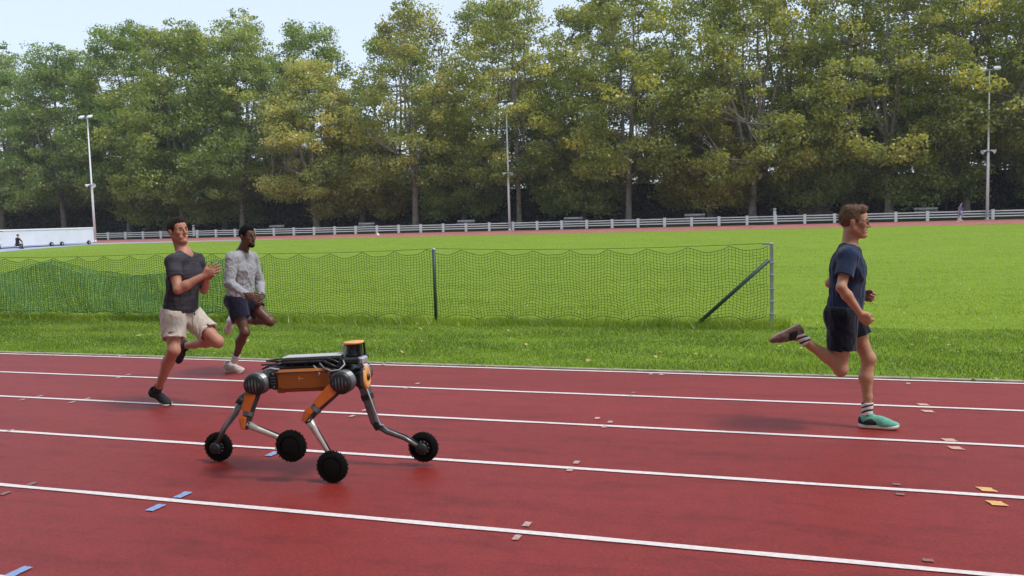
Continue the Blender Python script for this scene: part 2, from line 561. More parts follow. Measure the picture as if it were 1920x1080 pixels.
rs = np.random.default_rng(5)
mbl = MB()
for k in range(150):
    y = 9.25 + 4.0 * rs.random() ** 1.6
    x = -14 + 17.5 * rs.random()
    a = rs.random() * 6.28
    s_ = .012 + .022 * rs.random()
    tl = rs.normal(0, .25, 2)
    P = []
    for j in range(6):
        b_ = a + j * pi / 3
        rr = s_ * (1 if j % 2 else .62)
        P.append((x + rr * cos(b_), y + rr * sin(b_), .03 + (.022 if y > 9.48 else -.012) + rr * (tl[0] * cos(b_) + tl[1] * sin(b_))))
    mbl.add(P, [(0, 1, 2, 3), (0, 3, 4, 5)])
lv = mbl.build('fallen_leaves', M['dead_leaf'])
tag(lv, 'pale dry leaves scattered over the grass beside the track', kind='stuff')


# ------------------------------------------------------------------ net fence
NY = 13.2
nf = empty('net_fence', (-5.73, NY, 0), 'low green net fence with steel posts dividing verge from infield', 'net fence')


def local(o):
    p = np.zeros(3)
    while o is not None:
        p += np.array(o.location); o = o.parent
    return p


def put(mbx, name, m, parent):
    L = local(parent)
    return mbx.build(name, m, parent, L)


for x, h, m in ((-16.9, 1.24, 'green_paint'), (-10.75, 1.24, 'green_paint'), (-5.73, 1.235, 'green_paint')):
    q = MB().tube([(x, NY, -.05), (x, NY, h - .03)], .027, 12)
    pp = put(q, 'post', M[m], nf)
    put(MB().lathe((x, NY, h - .03), (0, 0, 1), [(0, .031), (.022, .031), (.03, .02), (.03, 0)], 12), 'post_cap', M['galv'], pp)
q = MB().box((-.44, NY, .6), (.055, .055, 1.25), bev=.006)
ep = put(q, 'post', M['galv'], nf)
put(MB().box((-.49, NY, 1.215), (.17, .03, .03), bev=.004), 'top_bracket', M['galv'], ep)
for z in (.2, .38, .56, .76, .94):
    put(MB().box((-.44, NY, z), (.075, .075, .028), bev=.004), 'clamp', M['galv'], ep)
put(MB().box((-.44, NY, .012), (.16, .12, .02)), 'base_plate', M['galv'], ep)
q = MB().tube([(-1.58, NY - .03, -.03), (-.48, NY - .03, .98)], .03, 10)
put(q, 'brace', M['green_paint'], nf)


def wire_z(x):
    sp = [(-16.9, -10.75), (-10.75, -5.73), (-5.73, -.44)]
    for a, b in sp:
        if a <= x <= b + 1e-6:
            t = (x - a) / (b - a)
            return 1.225 - .045 * 4 * t * (1 - t)
    return 1.225


q = MB().tube([(x, NY, wire_z(x)) for x in np.linspace(-16.9, -.44, 70)], .0035, 5)
put(q, 'top_wire', M['net_dark'], nf)


def cord_net(name, xs, zfun, rows, y_fun, rad, m, parent, tint=None):
    """knotted net: vertical and horizontal cords following zfun(i_col, v) with v 0 bottom .. 1 top."""
    vs = np.linspace(0, 1, rows)
    G = np.zeros((len(xs), rows, 3))
    for i, x in enumerate(xs):
        for j, v in enumerate(vs):
            xx, z = zfun(x, v)
            G[i, j] = (xx, y_fun(x, v), z)
    G -= local(parent)
    V, F_ = [], []

    def cord(P, r):
        n = len(P)
        D = np.gradient(P, axis=0)
        D /= np.linalg.norm(D, axis=1)[:, None]
        side = np.cross(D, np.array([0, 1.0, 0]))
        side /= np.linalg.norm(side, axis=1)[:, None] + 1e-9
        yv = np.array([0, 1.0, 0])
        b = sum(len(v) for v in V)
        ring = [P + r * side, P - r * .5 * side + r * .87 * yv, P - r * .5 * side - r * .87 * yv]
        V.append(np.stack(ring, 1).reshape(-1, 3))
        i = np.arange(n - 1)
        for k in range(3):
            j = (k + 1) % 3
            F_.append(np.stack([b + i * 3 + k, b + i * 3 + j, b + i * 3 + 3 + j, b + i * 3 + 3 + k], 1))
    for i in range(len(xs)):
        cord(G[i], rad)
    for j in range(rows):
        cord(G[:, j], rad * (1.7 if j in (0, rows - 1) else 1.0))
    me = np_mesh(name, np.concatenate(V), np.concatenate(F_), True)
    return link(name, me, m, parent)


def scallop(x, pitch, phase, amp):
    t = ((x - phase) / pitch) % 1.0
    return amp * 4 * t * (1 - t)


def wob(x, v):
    return .010 * sin(x * 9.1 + 3 * sin(v * 3 + x)) + .008 * sin(x * 23 + v * 5)


def z_main(x, v):
    top = wire_z(x) - .012 - scallop(x, .60, -.44, .085)
    bot = .075 + scallop(x, .60, -.2, .075)
    z = bot + (top - bot) * v
    z += .022 * sin(x * 3.3 + v * 4) * v * (1 - v) * 2 + wob(x, v) * .6
    return x + .014 * sin(v * 9 + x * 2.1) * (1 - v) + .02 * sin(x * 5) * (1 - v), z


cord_net('net', np.arange(-16.85, -.47, .05), z_main, 24, lambda x, v: NY + .02 * sin(x * 2.6) * (1 - v) + .008 * sin(x * 11 + v * 6), .0029, M['net_dark'], nf)


def z_second(x, v):
    t = ((x + 9.55) / 4.0) % 1.0
    top = 1.13 - .30 * (4 * t * (1 - t)) ** 1.1
    bot = .12 + scallop(x, 1.3, 0, .03)
    z = bot + (top - bot) * v + .02 * sin(x * 2.2 + v * 7) * v * (1 - v) * 3 + wob(x, v)
    return x + .03 * sin(v * 5 + x * 1.3), z


cord_net('slack_net', np.arange(-17.4, -8.9, .075), z_second, 34, lambda x, v: NY - .05 + .05 * sin(x * 3.1 + v * 2) + .02 * sin(x * 9), .0038, M['net_green'], nf)
cord_net('slack_net', np.arange(-17.4, -9.1, .11), lambda x, v: (z_second(x + .02, v)[0] + .01, z_second(x + .3, v)[1] * .97), 29, lambda x, v: NY - .13 + .04 * sin(x * 2.3 + v * 3), .0034, M['net_green'], nf)

# ------------------------------------------------------------------ far side: white railing, benches, lamp poles, posts, ball
FY = 99.0
rail = empty('railing_fence', (-32.66, FY, 0), 'long white concrete railing running along the far side of the track', 'fence')
pm = None
for k in range(-29, 27):
    x = -32.66 + k * 2.978
    if pm is None:
        q = MB().box((0, 0, .46), (.29, .18, 1.0), bev=.02).box((0, 0, .99), (.34, .23, .07), bev=.02)
        o = q.build('post', M['white_paint'], rail)
        pm = o.data
    else:
        o = link('post', pm, None, rail)
    o.location = (x + 32.66, 0, 0)
for z in (.34, .60, .86):
    q = MB().box((-33.5, FY + .02, z), (167, .06, .115), bev=.015)
    put(q, 'rail', M['white_paint'], rail)

BEN = [(-67.5, 'pale slab bench behind the railing just right of the runner in grey'), (-54.0, 'pale slab bench behind the railing left of the mottled straight trunk'), (-40.1, 'pale slab bench behind the railing left of the middle floodlight pole'),
       (-26.3, 'pale slab bench behind the railing right of the middle floodlight pole'), (-11.9, 'pale slab bench behind the railing beyond the end post of the net'), (12.3, 'pale slab bench behind the railing left of the far jogger in blue')]
b0 = None
for x, lab in BEN:
    t = empty('bench', (x, 102.6, 0), lab, 'bench', 'benches behind the far railing')
    if b0 is None:
        b0 = [MB().box((0, -.12, .98), (2.3, .16, .05), bev=.01).build('seat_board', M['bench'], t),
              MB().box((0, .08, .98), (2.3, .16, .05), bev=.01).build('seat_board', M['bench'], t),
              MB().box((0, .28, 1.25), (2.3, .04, .22), bev=.01).build('backrest', M['bench'], t),
              MB().box((-.8, .08, .5), (.09, .45, .93)).box((-.8, .29, 1.1), (.07, .06, .4)).build('leg', M['steel_dark'], t),
              MB().box((.8, .08, .5), (.09, .45, .93)).box((.8, .29, 1.1), (.07, .06, .4)).build('leg', M['steel_dark'], t)]
    else:
        for p_ in b0:
            c = p_.copy(); COL.objects.link(c); c.parent = t
# the raised bank the trees and benches stand on
V, F_ = [], []
prof = [(99.6, -.01), (101.0, .12), (102.0, .42), (103.2, .46), (108, .62), (140, .8), (190, .9)]
xs = np.linspace(-190, 90, 60)
for x in xs:
    for y, z in prof:
        V.append((x, y + .15 * sin(x * .7), z + .04 * sin(x * .9 + y)))
for i in range(len(xs) - 1):
    for j in range(len(prof) - 1):
        a = i * len(prof) + j
        F_.append((a, a + len(prof), a + len(prof) + 1, a + 1))
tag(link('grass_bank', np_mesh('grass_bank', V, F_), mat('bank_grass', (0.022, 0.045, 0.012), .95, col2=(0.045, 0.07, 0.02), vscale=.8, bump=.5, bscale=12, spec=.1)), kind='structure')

LAMP = [(-82.1, 86, 14.9, 'tall pale floodlight pole beside the right end of the white mat cover'),
        (-32.95, 98.6, 14.5, 'tall pale floodlight pole in the middle with small brackets up its shaft'),
        (17.4, 98.6, 14.7, 'tall pale floodlight pole right of the jogger in blue')]
for i, (x, y, h, lab) in enumerate(LAMP):
    t = empty('floodlight_pole', (x, y, 0), lab, 'floodlight pole', 'floodlight poles round the track')
    put(MB().tube([(x, y, 0), (x, y, h * .45), (x, y, h * .45 + .05), (x, y, h)], [.15, .125, .10, .06], 14), 'pole', M['pole_white'], t)
    put(MB().lathe((x, y, 0), (0, 0, 1), [(0, .3), (.05, .3), (.06, .16), (.3, .16)], 14), 'base_flange', M['galv'], t)
    put(MB().box((x, y - .05, h + .02), (1.7, .09, .09), bev=.01), 'crossarm', M['galv'], t)
    for s in (-1, 1):
        a = np.array([[1, 0, 0], [0, cos(.55), sin(.55)], [0, -sin(.55), cos(.55)]])
        fl = put(MB().box((x + s * .62, y - .25, h + .16), (.62, .5, .18), a, bev=.04), 'floodlight', M['lampglass'], t)
        put(MB().box((x + s * .62, y - .33, h + .055), (.5, .36, .015), a), 'lens', M['lampglass'], fl)
    zz = h * .46
    for s in (-1, 1):
        put(MB().lathe((x + s * .18, y - .08, zz + .12), (s * .72, -.35, -.32), [(0, .05), (.1, .07), (.32, .13), (.48, .26), (.47, .23), (.3, .08), (.3, 0)], 14), 'horn_speaker', M['lampglass'], t)
    put(MB().lathe((x, y, zz - .06), (0, 0, 1), [(0, .14), (0, .19), (.16, .19), (.16, .14)], 14), 'speaker_clamp', M['galv'], t)
    if i == 1:
        for z, w in ((12.1, .9), (10.3, .7), (10.0, .7), (9.7, .6)):
            put(MB().box((x, y - .09, z), (w, .05, .05)), 'bracket', M['galv'], t)
    put(MB().box((x + .02, y - .155, 1.2), (.18, .05, .5), bev=.01), 'access_door', M['galv'], t)

WP = [(-3.04, 101.2, 1.75, 'short white bollard with a dark band beyond the railing near the end of the net'), (-79.6, 101.2, 1.7, 'short white bollard beyond the railing between the two runners at left')]
for x, y, h, lab in WP:
    t = empty('bollard', (x, y, 0), lab, 'bollard', 'white bollards behind the far railing')
    put(MB().lathe((x, y, 0), (0, 0, 1), [(0, .17), (h - .32, .17), (h - .32, .12), (h - .24, .12)], 16), 'shaft', M['white_paint'], t)
    put(MB().lathe((x, y, h - .24), (0, 0, 1), [(0, .13), (.07, .13), (.07, .14)], 16), 'band', M['steel_dark'], t)
    put(MB().lathe((x, y, h - .17), (0, 0, 1), [(0, .18), (.12, .18), (.17, .12), (.17, 0)], 16), 'cap', M['white_paint'], t)

bx, by, _ = gnd(709, 443)
q = MB().lathe((bx, by, .15), (0, 0, 1), [(.15 * sin(a), .15 * cos(a)) for a in np.linspace(-pi / 2, pi / 2, 10)], 18)
tag(q.build('ball', M['white_paint'], None, (bx, by, 0)), 'white ball lying on the far edge of the infield grass', 'ball')

# old stepped stone wall between the trees
sw = empty('stepped_wall', (1.0, 108.0, .6), 'low brown stone wall with ledges between the trees behind the tall runner', 'wall')
for k in range(6):
    for j in range(6):
        w = .62
        put(MB().box((-.55 + j * w + (.3 if k % 2 else 0) , 107.9 + .05 * k + .02 * ((j * 7 + k * 3) % 4), .78 + k * .33), (w - .03, .5, .30), bev=.03), 'stone_block', M['stone'], sw)
put(MB().box((1.25, 108.2, 2.83), (4.3, .7, .10), bev=.03), 'coping_slab', M['kerb'], sw)

# ------------------------------------------------------------------ trees
def tube_arrays(P, rad, n):
    P = np.asarray(P, float)
    V = []
    D = np.gradient(P, axis=0)
    D /= np.linalg.norm(D, axis=1)[:, None] + 1e-9
    d, s, t = _frame(D[0])
    for i in range(len(P)):
        s = s - D[i] * np.dot(s, D[i]); s /= np.linalg.norm(s) + 1e-9
        t = np.cross(D[i], s)
        a = np.arange(n) * 2 * pi / n
        V.append(P[i] + rad[i] * (np.cos(a)[:, None] * s + np.sin(a)[:, None] * t))
    V = np.concatenate(V)
    F_ = []
    for i in range(len(P) - 1):
        for k in range(n):
            j = (k + 1) % n
            F_.append((i * n + k, i * n + j, i * n + n + j, i * n + n + k))
    return V, np.array(F_)


def leaf_cloud(C, Rb, per, rs, size, ub=.75, tint_c=None, flat=.58):
    """quads spread through blobs with centres C, radii Rb; returns verts, faces, tint."""
    n = per.sum()
    idx = np.repeat(np.arange(len(C)), per)
    d = rs.normal(size=(n, 3)); d /= np.linalg.norm(d, axis=1)[:, None]
    rr = Rb[idx] * (.35 + .65 * rs.random(n) ** .6)
    # lumpy: push some directions out
    rr *= 1 + .35 * np.sin(d[:, 0] * 5 + idx) * np.sin(d[:, 1] * 6 + idx * 2.0)
    P = C[idx] + d * rr[:, None] * np.array([1, 1, flat])
    nv = d * .6 + rs.normal(size=(n, 3)) * .8 + np.array([0, 0, ub])
    nv /= np.linalg.norm(nv, axis=1)[:, None]
    a = rs.normal(size=(n, 3))
    u = np.cross(nv, a); u /= np.linalg.norm(u, axis=1)[:, None]
    w = np.cross(nv, u)
    s = size[0] + (size[1] - size[0]) * rs.random(n)
    su, sw_ = s * .5, s * (.32 + .2 * rs.random(n))
    fold = nv * (s * .12)[:, None]
    V = np.stack([P - u * su[:, None], P - w * sw_[:, None] + fold, P + u * su[:, None], P + w * sw_[:, None] + fold], 1).reshape(-1, 3)
    F_ = np.arange(n * 4).reshape(n, 4)
    t = (tint_c[idx] if tint_c is not None else .4) + rs.normal(0, .13, n)
    return V, F_, np.repeat(np.clip(t, 0, 1), 4)


def tree_variant(seed, H=28.0, spread=6.0, low=5.0, fork=8.0, dens=1.0, yellow=.0, wispy=.0):
    rs = np.random.default_rng(seed)
    TV, TF, base = [], [], 0

    def add(P, r, n):
        nonlocal base
        v, f = tube_arrays(P, r, n)
        TV.append(v); TF.append(f + base); base += len(v)
    # trunk with a flare
    bend = rs.normal(0, .25, 2)
    hs = np.array([-.2, .3, .9, 2, 3.5, 5, 6.5, fork])
    tr = np.array([.62, .47, .40, .36, .34, .32, .31, .31]) * (.9 + .3 * rs.random())
    tp = np.stack([bend[0] * (hs / fork) ** 2, bend[1] * (hs / fork) ** 2, hs], 1)
    add(tp, tr, 12)
    top = tp[-1]
    leaders = []
    nl = rs.integers(3, 6)
    for k in range(nl):
        a = 2 * pi * (k + rs.random() * .6) / nl
        reach = spread * (.25 + .5 * rs.random())
        hh = H * (.76 + .14 * rs.random()) if k else H * .90
        if k == 0: reach *= .3
        m = 9
        ts = np.linspace(0, 1, m)
        st = tp[-1 - (k % 3)]
        wv = rs.normal(0, .35, (m, 2)); wv[0] = 0
        P = np.stack([st[0] + cos(a) * reach * ts ** .75 + wv[:, 0] * ts, st[1] + sin(a) * reach * ts ** .75 + wv[:, 1] * ts, st[2] + (hh - st[2]) * ts], 1)
        add(P, .24 * (1 - ts) ** .9 + .025, 7)
        leaders.append(P)
    L = np.concatenate(leaders)
    # low wide limbs
    for k in range(4):
        a = rs.random() * 2 * pi
        st = tp[-1 - rs.integers(0, 3)]
        ts = np.linspace(0, 1, 6)
        reach = spread * (.6 + .35 * rs.random())
        P = np.stack([st[0] + cos(a) * reach * ts, st[1] + sin(a) * reach * ts, st[2] + (2.2 + 2 * rs.random()) * ts ** .7 - 1.2 * ts ** 2], 1)
        add(P, .15 * (1 - ts) + .02, 6)
        leaders.append(P)
    L = np.concatenate(leaders)
    # blobs within the envelope
    C, Rb, T = [], [], []
    nb = int(310 * dens)
    patches = [(rs.random() * 6.28, low + (H - low) * rs.random(), rs.random()) for _ in range(7)]
    holes = [(rs.random() * 6.28, H * (.35 + .5 * rs.random())) for _ in range(6)]
    while len(C) < nb:
        v = rs.random()
        z = low + (H - low) * v ** 1.02
        prof = spread * (.72 + .50 * sin(min(1, v * 1.05 + .12) * pi) ** .8 - .30 * v ** 3)
        a = rs.random() * 2 * pi
        r = prof * (.30 + .72 * rs.random() ** .5)
        # holes that let the sky through
        skip = False
        for ha, hz in holes:
            da = abs((a - ha + pi) % (2 * pi) - pi)
            if da < .42 and abs(z - hz) < 1.7: skip = True
        if skip and rs.random() < .92: continue
        if v > .55 and rs.random() < .15: continue
        c = np.array([cos(a) * r, sin(a) * r, z])
        C.append(c)
        Rb.append((.9 + 1.15 * rs.random()) * (1 - .15 * v))
        t = .30 + .18 * rs.random() + .15 * rs.normal()
        for pa, pz, ps in patches:
            da = abs((a - pa + pi) % (2 * pi) - pi)
            if da < .6 and abs(z - pz) < 2.6: t += .15 * ps
        T.append(t + yellow * (.5 + .7 * rs.random()))
    C, Rb, T = np.array(C), np.array(Rb), np.array(T)
    if wispy:
        k = 14
        zc = H * (.96 + .11 * rs.random(k)); ac = rs.random(k) * 6.28; rc = 2.6 * rs.random(k)
        C = np.concatenate([C, np.stack([rc * np.cos(ac), rc * np.sin(ac), zc], 1)])
        Rb = np.concatenate([Rb, .35 + .4 * rs.random(k)]); T = np.concatenate([T, np.full(k, .25)])
    for c, rb in zip(C, Rb):
        d = L - c
        d[:, 2] += .8 + .25 * abs(c[2] - 12) * 0
        q = L[np.argmin((d ** 2).sum(1) + 4 * (L[:, 2] > c[2] + .2))]
        ts = np.linspace(0, 1, 4)[:, None]
        P = q + (c - q) * ts + np.array([0, 0, -.25]) * np.sin(ts * pi)
        add(P, [.055, .042, .03, .012], 4)
    v01 = np.clip((C[:, 2] - low) / (H - low), 0, 1)
    per = (92 * Rb ** 1.6 * (1 - .48 * v01) * (1 - .35 * wispy * v01)).astype(int) + 14
    LV, LF, LT = leaf_cloud(C, Rb, per, rs, (.20, .40), tint_c=T)
    tm = np_mesh('trunk', np.concatenate(TV), np.concatenate(TF))
    tm.materials.append(M['bark'])
    lm = np_mesh('crown', LV, LF, False)
    lm.materials.append(M['leaf'])
    a_ = lm.attributes.new('tint', 'FLOAT', 'POINT')
    a_.data.foreach_set('value', LT.astype(np.float32))
    return tm, lm


VAR = [tree_variant(11, 28, 7.4, 4.6, 8.5),
       tree_variant(12, 29, 7.0, 5.2, 7.0, .95),
       tree_variant(13, 27, 7.6, 4.2, 9.0, 1.05),
       tree_variant(14, 28, 7.0, 5.5, 8.0, .74, .05, .9),
       tree_variant(15, 22, 6.2, 4.4, 6.0, 1.0, .24),
       tree_variant(16, 30, 7.2, 6.0, 9.5, .78, .04, .6),
       tree_variant(17, 13, 5.2, 2.0, 3.5, .75, .10)]


def plant(name, var, x, y, s, rz, label, group=None, tint=(1, 1, 1), z=.5, cat='tree'):
    t = empty(name, (x, y, z), label, cat, group, rz)
    t.scale = (s, s, s)
    for nm, me in zip(('trunk', 'crown'), VAR[var]):
        o = link(nm, me, None, t)
        o.color = (*tint, 1)
    return t


G1 = 'plane trees in the front row beyond the track'
FRONT = [  # x, y, variant, scale, rotation, tint, label
    (-132, 104.6, 1, .98, .3, (.75, .95, 1.1), 'dark green plane tree at the far left edge above the white mat cover'),
    (-118.5, 105.4, 2, .95, 1.2, (.72, .92, 1.0), 'dark plane tree over the left end of the white mat cover'),
    (-105.1, 104.2, 0, 1.0, 2.1, (.75, .92, .95), 'dark plane tree with a low side limb behind the white mat cover'),
    (-94.0, 105.2, 1, 1.02, 4.4, (.85, 1.0, .9), 'tall plane tree just right of the left floodlight pole'),
    (-83.8, 104.3, 2, 1.08, 3.3, (1.0, 1.05, .8), 'tall plane tree rising straight behind the runner in the charcoal shirt'),
    (-74.1, 104.6, 0, .98, 5.0, (.92, 1.0, .85), 'plane tree rising behind the runner in grey'),
    (-61.8, 103.6, 4, 1.0, .4, (1.12, 1.08, 1.15), 'shorter plane tree with pale brownish yellow leaves and a slim straight trunk'),
    (-47.5, 104.0, 3, 1.0, 1.5, (1.1, 1.0, .85), 'thin-topped plane tree left of the middle floodlight pole'),
    (-33.6, 104.4, 5, .93, 2.7, (1.1, 1.05, .8), 'plane tree with a mottled pale trunk just right of the middle floodlight pole'),
    (-19.7, 103.6, 1, 1.02, 5.6, (1.15, 1.08, .8), 'plane tree with a stout reddish trunk right of the middle floodlight pole'),
    (-5.6, 104.4, 2, 1.02, .9, (1.2, 1.1, .8), 'plane tree beyond the end post of the net'),
    (8.8, 103.8, 3, 1.06, 3.9, (1.18, 1.1, .85), 'plane tree to the right of the tall runner head'),
    (16.6, 105.6, 5, 1.05, 1.9, (1.15, 1.1, .9), 'plane tree standing behind the far jogger in blue'),
    (26.5, 104.2, 5, 1.0, 4.9, (1.1, 1.05, .85), 'plane tree at the right edge beyond the right floodlight pole'),
    (40, 104.5, 3, 1.05, 2.9, (1.1, 1.05, .9), 'plane tree next past the right edge of the picture'),
    (53, 104.2, 1, 1.0, .9, (1.1, 1.05, .9), 'plane tree second past the right edge of the picture'),
    (66, 104.6, 2, 1.0, 2.2, (1.1, 1.05, .9), 'plane tree at the far right end of the front row'),
]
for x, y, v, s, rz, tn, lab in FRONT:
    plant('plane_tree', v, x, y, s, rz, lab, G1, tn)
G2 = 'plane trees in the back row'
BACK = [(-139, 0), (-125, 5), (-111, 2), (-99.5, 5), (-88.5, 3), (-79, 5), (-68, 1), (-54.5, 2), (-40.5, 1), (-27, 2), (-13, 3), (-1.5, 5), (4.2, 3), (13.0, 5), (21.5, 3), (33, 5), (47, 2), (60, 0)]
LB = ['back row plane tree filling the upper left corner', 'back row plane tree left of the left floodlight pole top', 'back row plane tree over the right half of the white mat cover',
      'back row plane tree right behind the left floodlight pole', 'back row plane tree between the left pole and the charcoal shirted runner', 'tall back row plane tree between the two runners at left',
      'back row plane tree showing left above the brownish yellow tree', 'back row plane tree showing right above the brownish yellow tree', 'back row plane tree just left of the middle floodlight pole',
      'back row plane tree right of the middle floodlight pole', 'dark trunked back row plane tree above the middle of the net', 'back row plane tree above the end post of the net',
      'back row plane tree with a dark forked trunk above the tall runner', 'dark trunked back row plane tree left of the far jogger', 'back row plane tree behind the right floodlight pole', 'back row plane tree in the upper right corner', 'back row plane tree past the right edge of the picture', 'back row plane tree at the far right end']
for k, ((x, v), lab) in enumerate(zip(BACK, LB)):
    plant('plane_tree', v, x + random.uniform(-.6, .6), 114.5 + random.uniform(-1.5, 2), 1.0 + .08 * random.random() if x > -35 else .95 + .1 * random.random(), k * 2.4,
          lab, G2, (random.uniform(.85, 1.1), 1.0, random.uniform(.8, 1.0)))
LU = ['low leafy tree under the crowns at the far left', 'low leafy tree under the crowns right of the left floodlight pole', 'low leafy tree under the crowns between the runners at left',
      'low leafy tree under the crowns below the brownish yellow tree', 'low leafy tree under the crowns left of the middle floodlight pole', 'low leafy tree under the crowns right of the middle floodlight pole',
      'low yellowish leafy tree above the right half of the net', 'low leafy tree under the crowns above the tall runner', 'low leafy tree under the crowns left of the right floodlight pole', 'low leafy tree under the crowns at the far right']
for k, (x, lab) in enumerate(zip((-126, -90, -79, -57, -42.5, -26, -10.5, 1.5, 12.5, 27), LU)):
    plant('low_tree', 6, x, 107.6 + random.uniform(-.8, .8), .85 + .25 * random.random(), k * 1.7, lab, 'low trees under the tall crowns', (1.3, 1.05, .8) if k in (6, 3) else (.95, 1.0, .85))

# added, unseen trees behind the photographer, placed to block skylight over the near lanes
G3 = 'added unseen plane trees that block skylight'
for k, (x, v, s) in enumerate(((-34, 0, .85), (-25, 2, .9), (-16, 1, .85), (-7, 2, .9), (2, 0, .85), (11, 1, .9), (20, 2, .85))):
    plant('plane_tree', v, x, -7.5 - 1.5 * (k % 2), s, k * 1.9, ['added outermost tree behind the photographer at the left', 'added second tree from the left behind the photographer', 'added third tree from the left behind the photographer', 'added tree directly behind the photographer', 'added tree behind the photographer on the right', 'added second last tree on the right behind the photographer', 'added outermost tree behind the photographer at the right'][k], G3, (.9, 1, .85), 0)

# dark hedge behind the trunks
rs = np.random.default_rng(31)
hx = np.arange(-160, 75, 1.1)
HC, HR = [], []
for x in hx:
    topz = 5.6 + .8 * sin(x * .13) + .5 * sin(x * .41 + 1)
    for z in np.arange(.5, topz, .95):
        HC.append((x + rs.normal(0, .3), 110.2 + rs.normal(0, .35), z + rs.normal(0, .2)))
        HR.append(.75 + .3 * rs.random())
HC, HR = np.array(HC), np.array(HR)
V, F_, T = leaf_cloud(HC, HR, np.full(len(HC), 46), rs, (.18, .36), tint_c=np.clip(rs.normal(.35, .2, len(HC)), 0, 1), flat=.9)
hm = np_mesh('foliage', V, F_, False)
hm.attributes.new('tint', 'FLOAT', 'POINT').data.foreach_set('value', T.astype(np.float32))
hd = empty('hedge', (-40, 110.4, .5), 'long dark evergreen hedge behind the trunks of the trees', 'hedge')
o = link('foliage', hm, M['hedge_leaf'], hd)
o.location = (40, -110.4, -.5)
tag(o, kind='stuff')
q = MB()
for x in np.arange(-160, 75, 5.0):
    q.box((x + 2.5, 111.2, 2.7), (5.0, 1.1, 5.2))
put(q, 'opaque_core', mat('added_hedge_core', (0.006, 0.010, 0.006), .95, spec=.05), hd)  # solid near-black core boxes, block view and light through the leaves

# ------------------------------------------------------------------ left end: mat cover, cart, seated person
mc = empty('mat_cover', (-72, 62, 0), 'long white rolling cover for the jumping mats on small black wheels', 'mat cover')
put(MB().box((-72.4, 62.0, .96), (3.6, 23.6, 1.62), bev=.06), 'cover_body', M['white_cover'], mc)
for y in np.arange(51, 73.5, 2.2):
    put(MB().box((-70.59, y, .98), (.05, .035, 1.52), bev=.008), 'panel_joint', M['white_paint'], mc)
put(MB().box((-70.57, 62, 1.70), (.07, 23.5, .10), bev=.01), 'top_rail', M['white_paint'], mc)
for y in (73.0, 69.5, 68.2, 60.5, 57, 52):
    w = put(MB().lathe((-70.62, y, .2), (1, 0, 0), [(0, .0), (0, .19), (.03, .22), (.12, .22), (.15, .19), (.15, .0)], 18), 'wheel', M['rubber'], mc)
    put(MB().lathe((-70.46, y, .2), (1, 0, 0), [(0, .1), (.015, .1), (.015, 0)], 12), 'hub', M['galv'], w)
ct = empty('utility_cart', (-66.5, 59.4, 0), 'white flat-roofed cart with a dark roof edge parked before the mat cover', 'cart')
put(MB().box((-67.2, 57.6, .62), (1.3, 3.0, .42), bev=.08), 'body', M['white_cover'], ct)
put(MB().box((-67.2, 57.6, 1.62), (1.4, 3.1, .07), bev=.03), 'roof', M['steel_dark'], ct)
for sx in (-.6, .6):
    for sy in (-1.35, 1.35):
        put(MB().tube([(-67.2 + sx, 57.6 + sy, .8), (-67.2 + sx, 57.6 + sy * .96, 1.6)], .025, 8), 'roof_post', M['white_paint'], ct)
        w = put(MB().lathe((-67.2 + sx * 1.02 - .07, 57.6 + sy * .72, .26), (1, 0, 0), [(0, 0), (0, .22), (.03, .26), (.13, .26), (.16, .22), (.16, 0)], 18), 'wheel', M['rubber'], ct)
        put(MB().lathe((-67.2 + sx * 1.02 + .09, 57.6 + sy * .72, .26), (1, 0, 0), [(0, .12), (.015, .12), (.015, 0)], 12), 'rim', M['galv'], w)
put(MB().box((-67.2, 57.2, .95), (1.1, .5, .12), bev=.03).box((-67.2, 56.95, 1.2), (1.1, .1, .45), bev=.03), 'seat', M['black'], ct)

# ------------------------------------------------------------------ thin autumn haze over the whole ground
hz = MB().box((-45, 55, 24.0), (420, 260, 50.2))
hz = hz.build('haze', None)
hm_ = bpy.data.materials.new('thin_haze'); hm_.use_nodes = True
hm_.node_tree.nodes.remove(hm_.node_tree.nodes['Principled BSDF'])
pv = hm_.node_tree.nodes.new('ShaderNodeVolumePrincipled')
pv.inputs['Color'].default_value = (.93, .95, 1.0, 1); pv.inputs['Density'].default_value = 0.00028
hm_.node_tree.links.new(pv.outputs[0], hm_.node_tree.nodes['Material Output'].inputs['Volume'])
hz.data.materials.append(hm_)
tag(hz, kind='stuff')

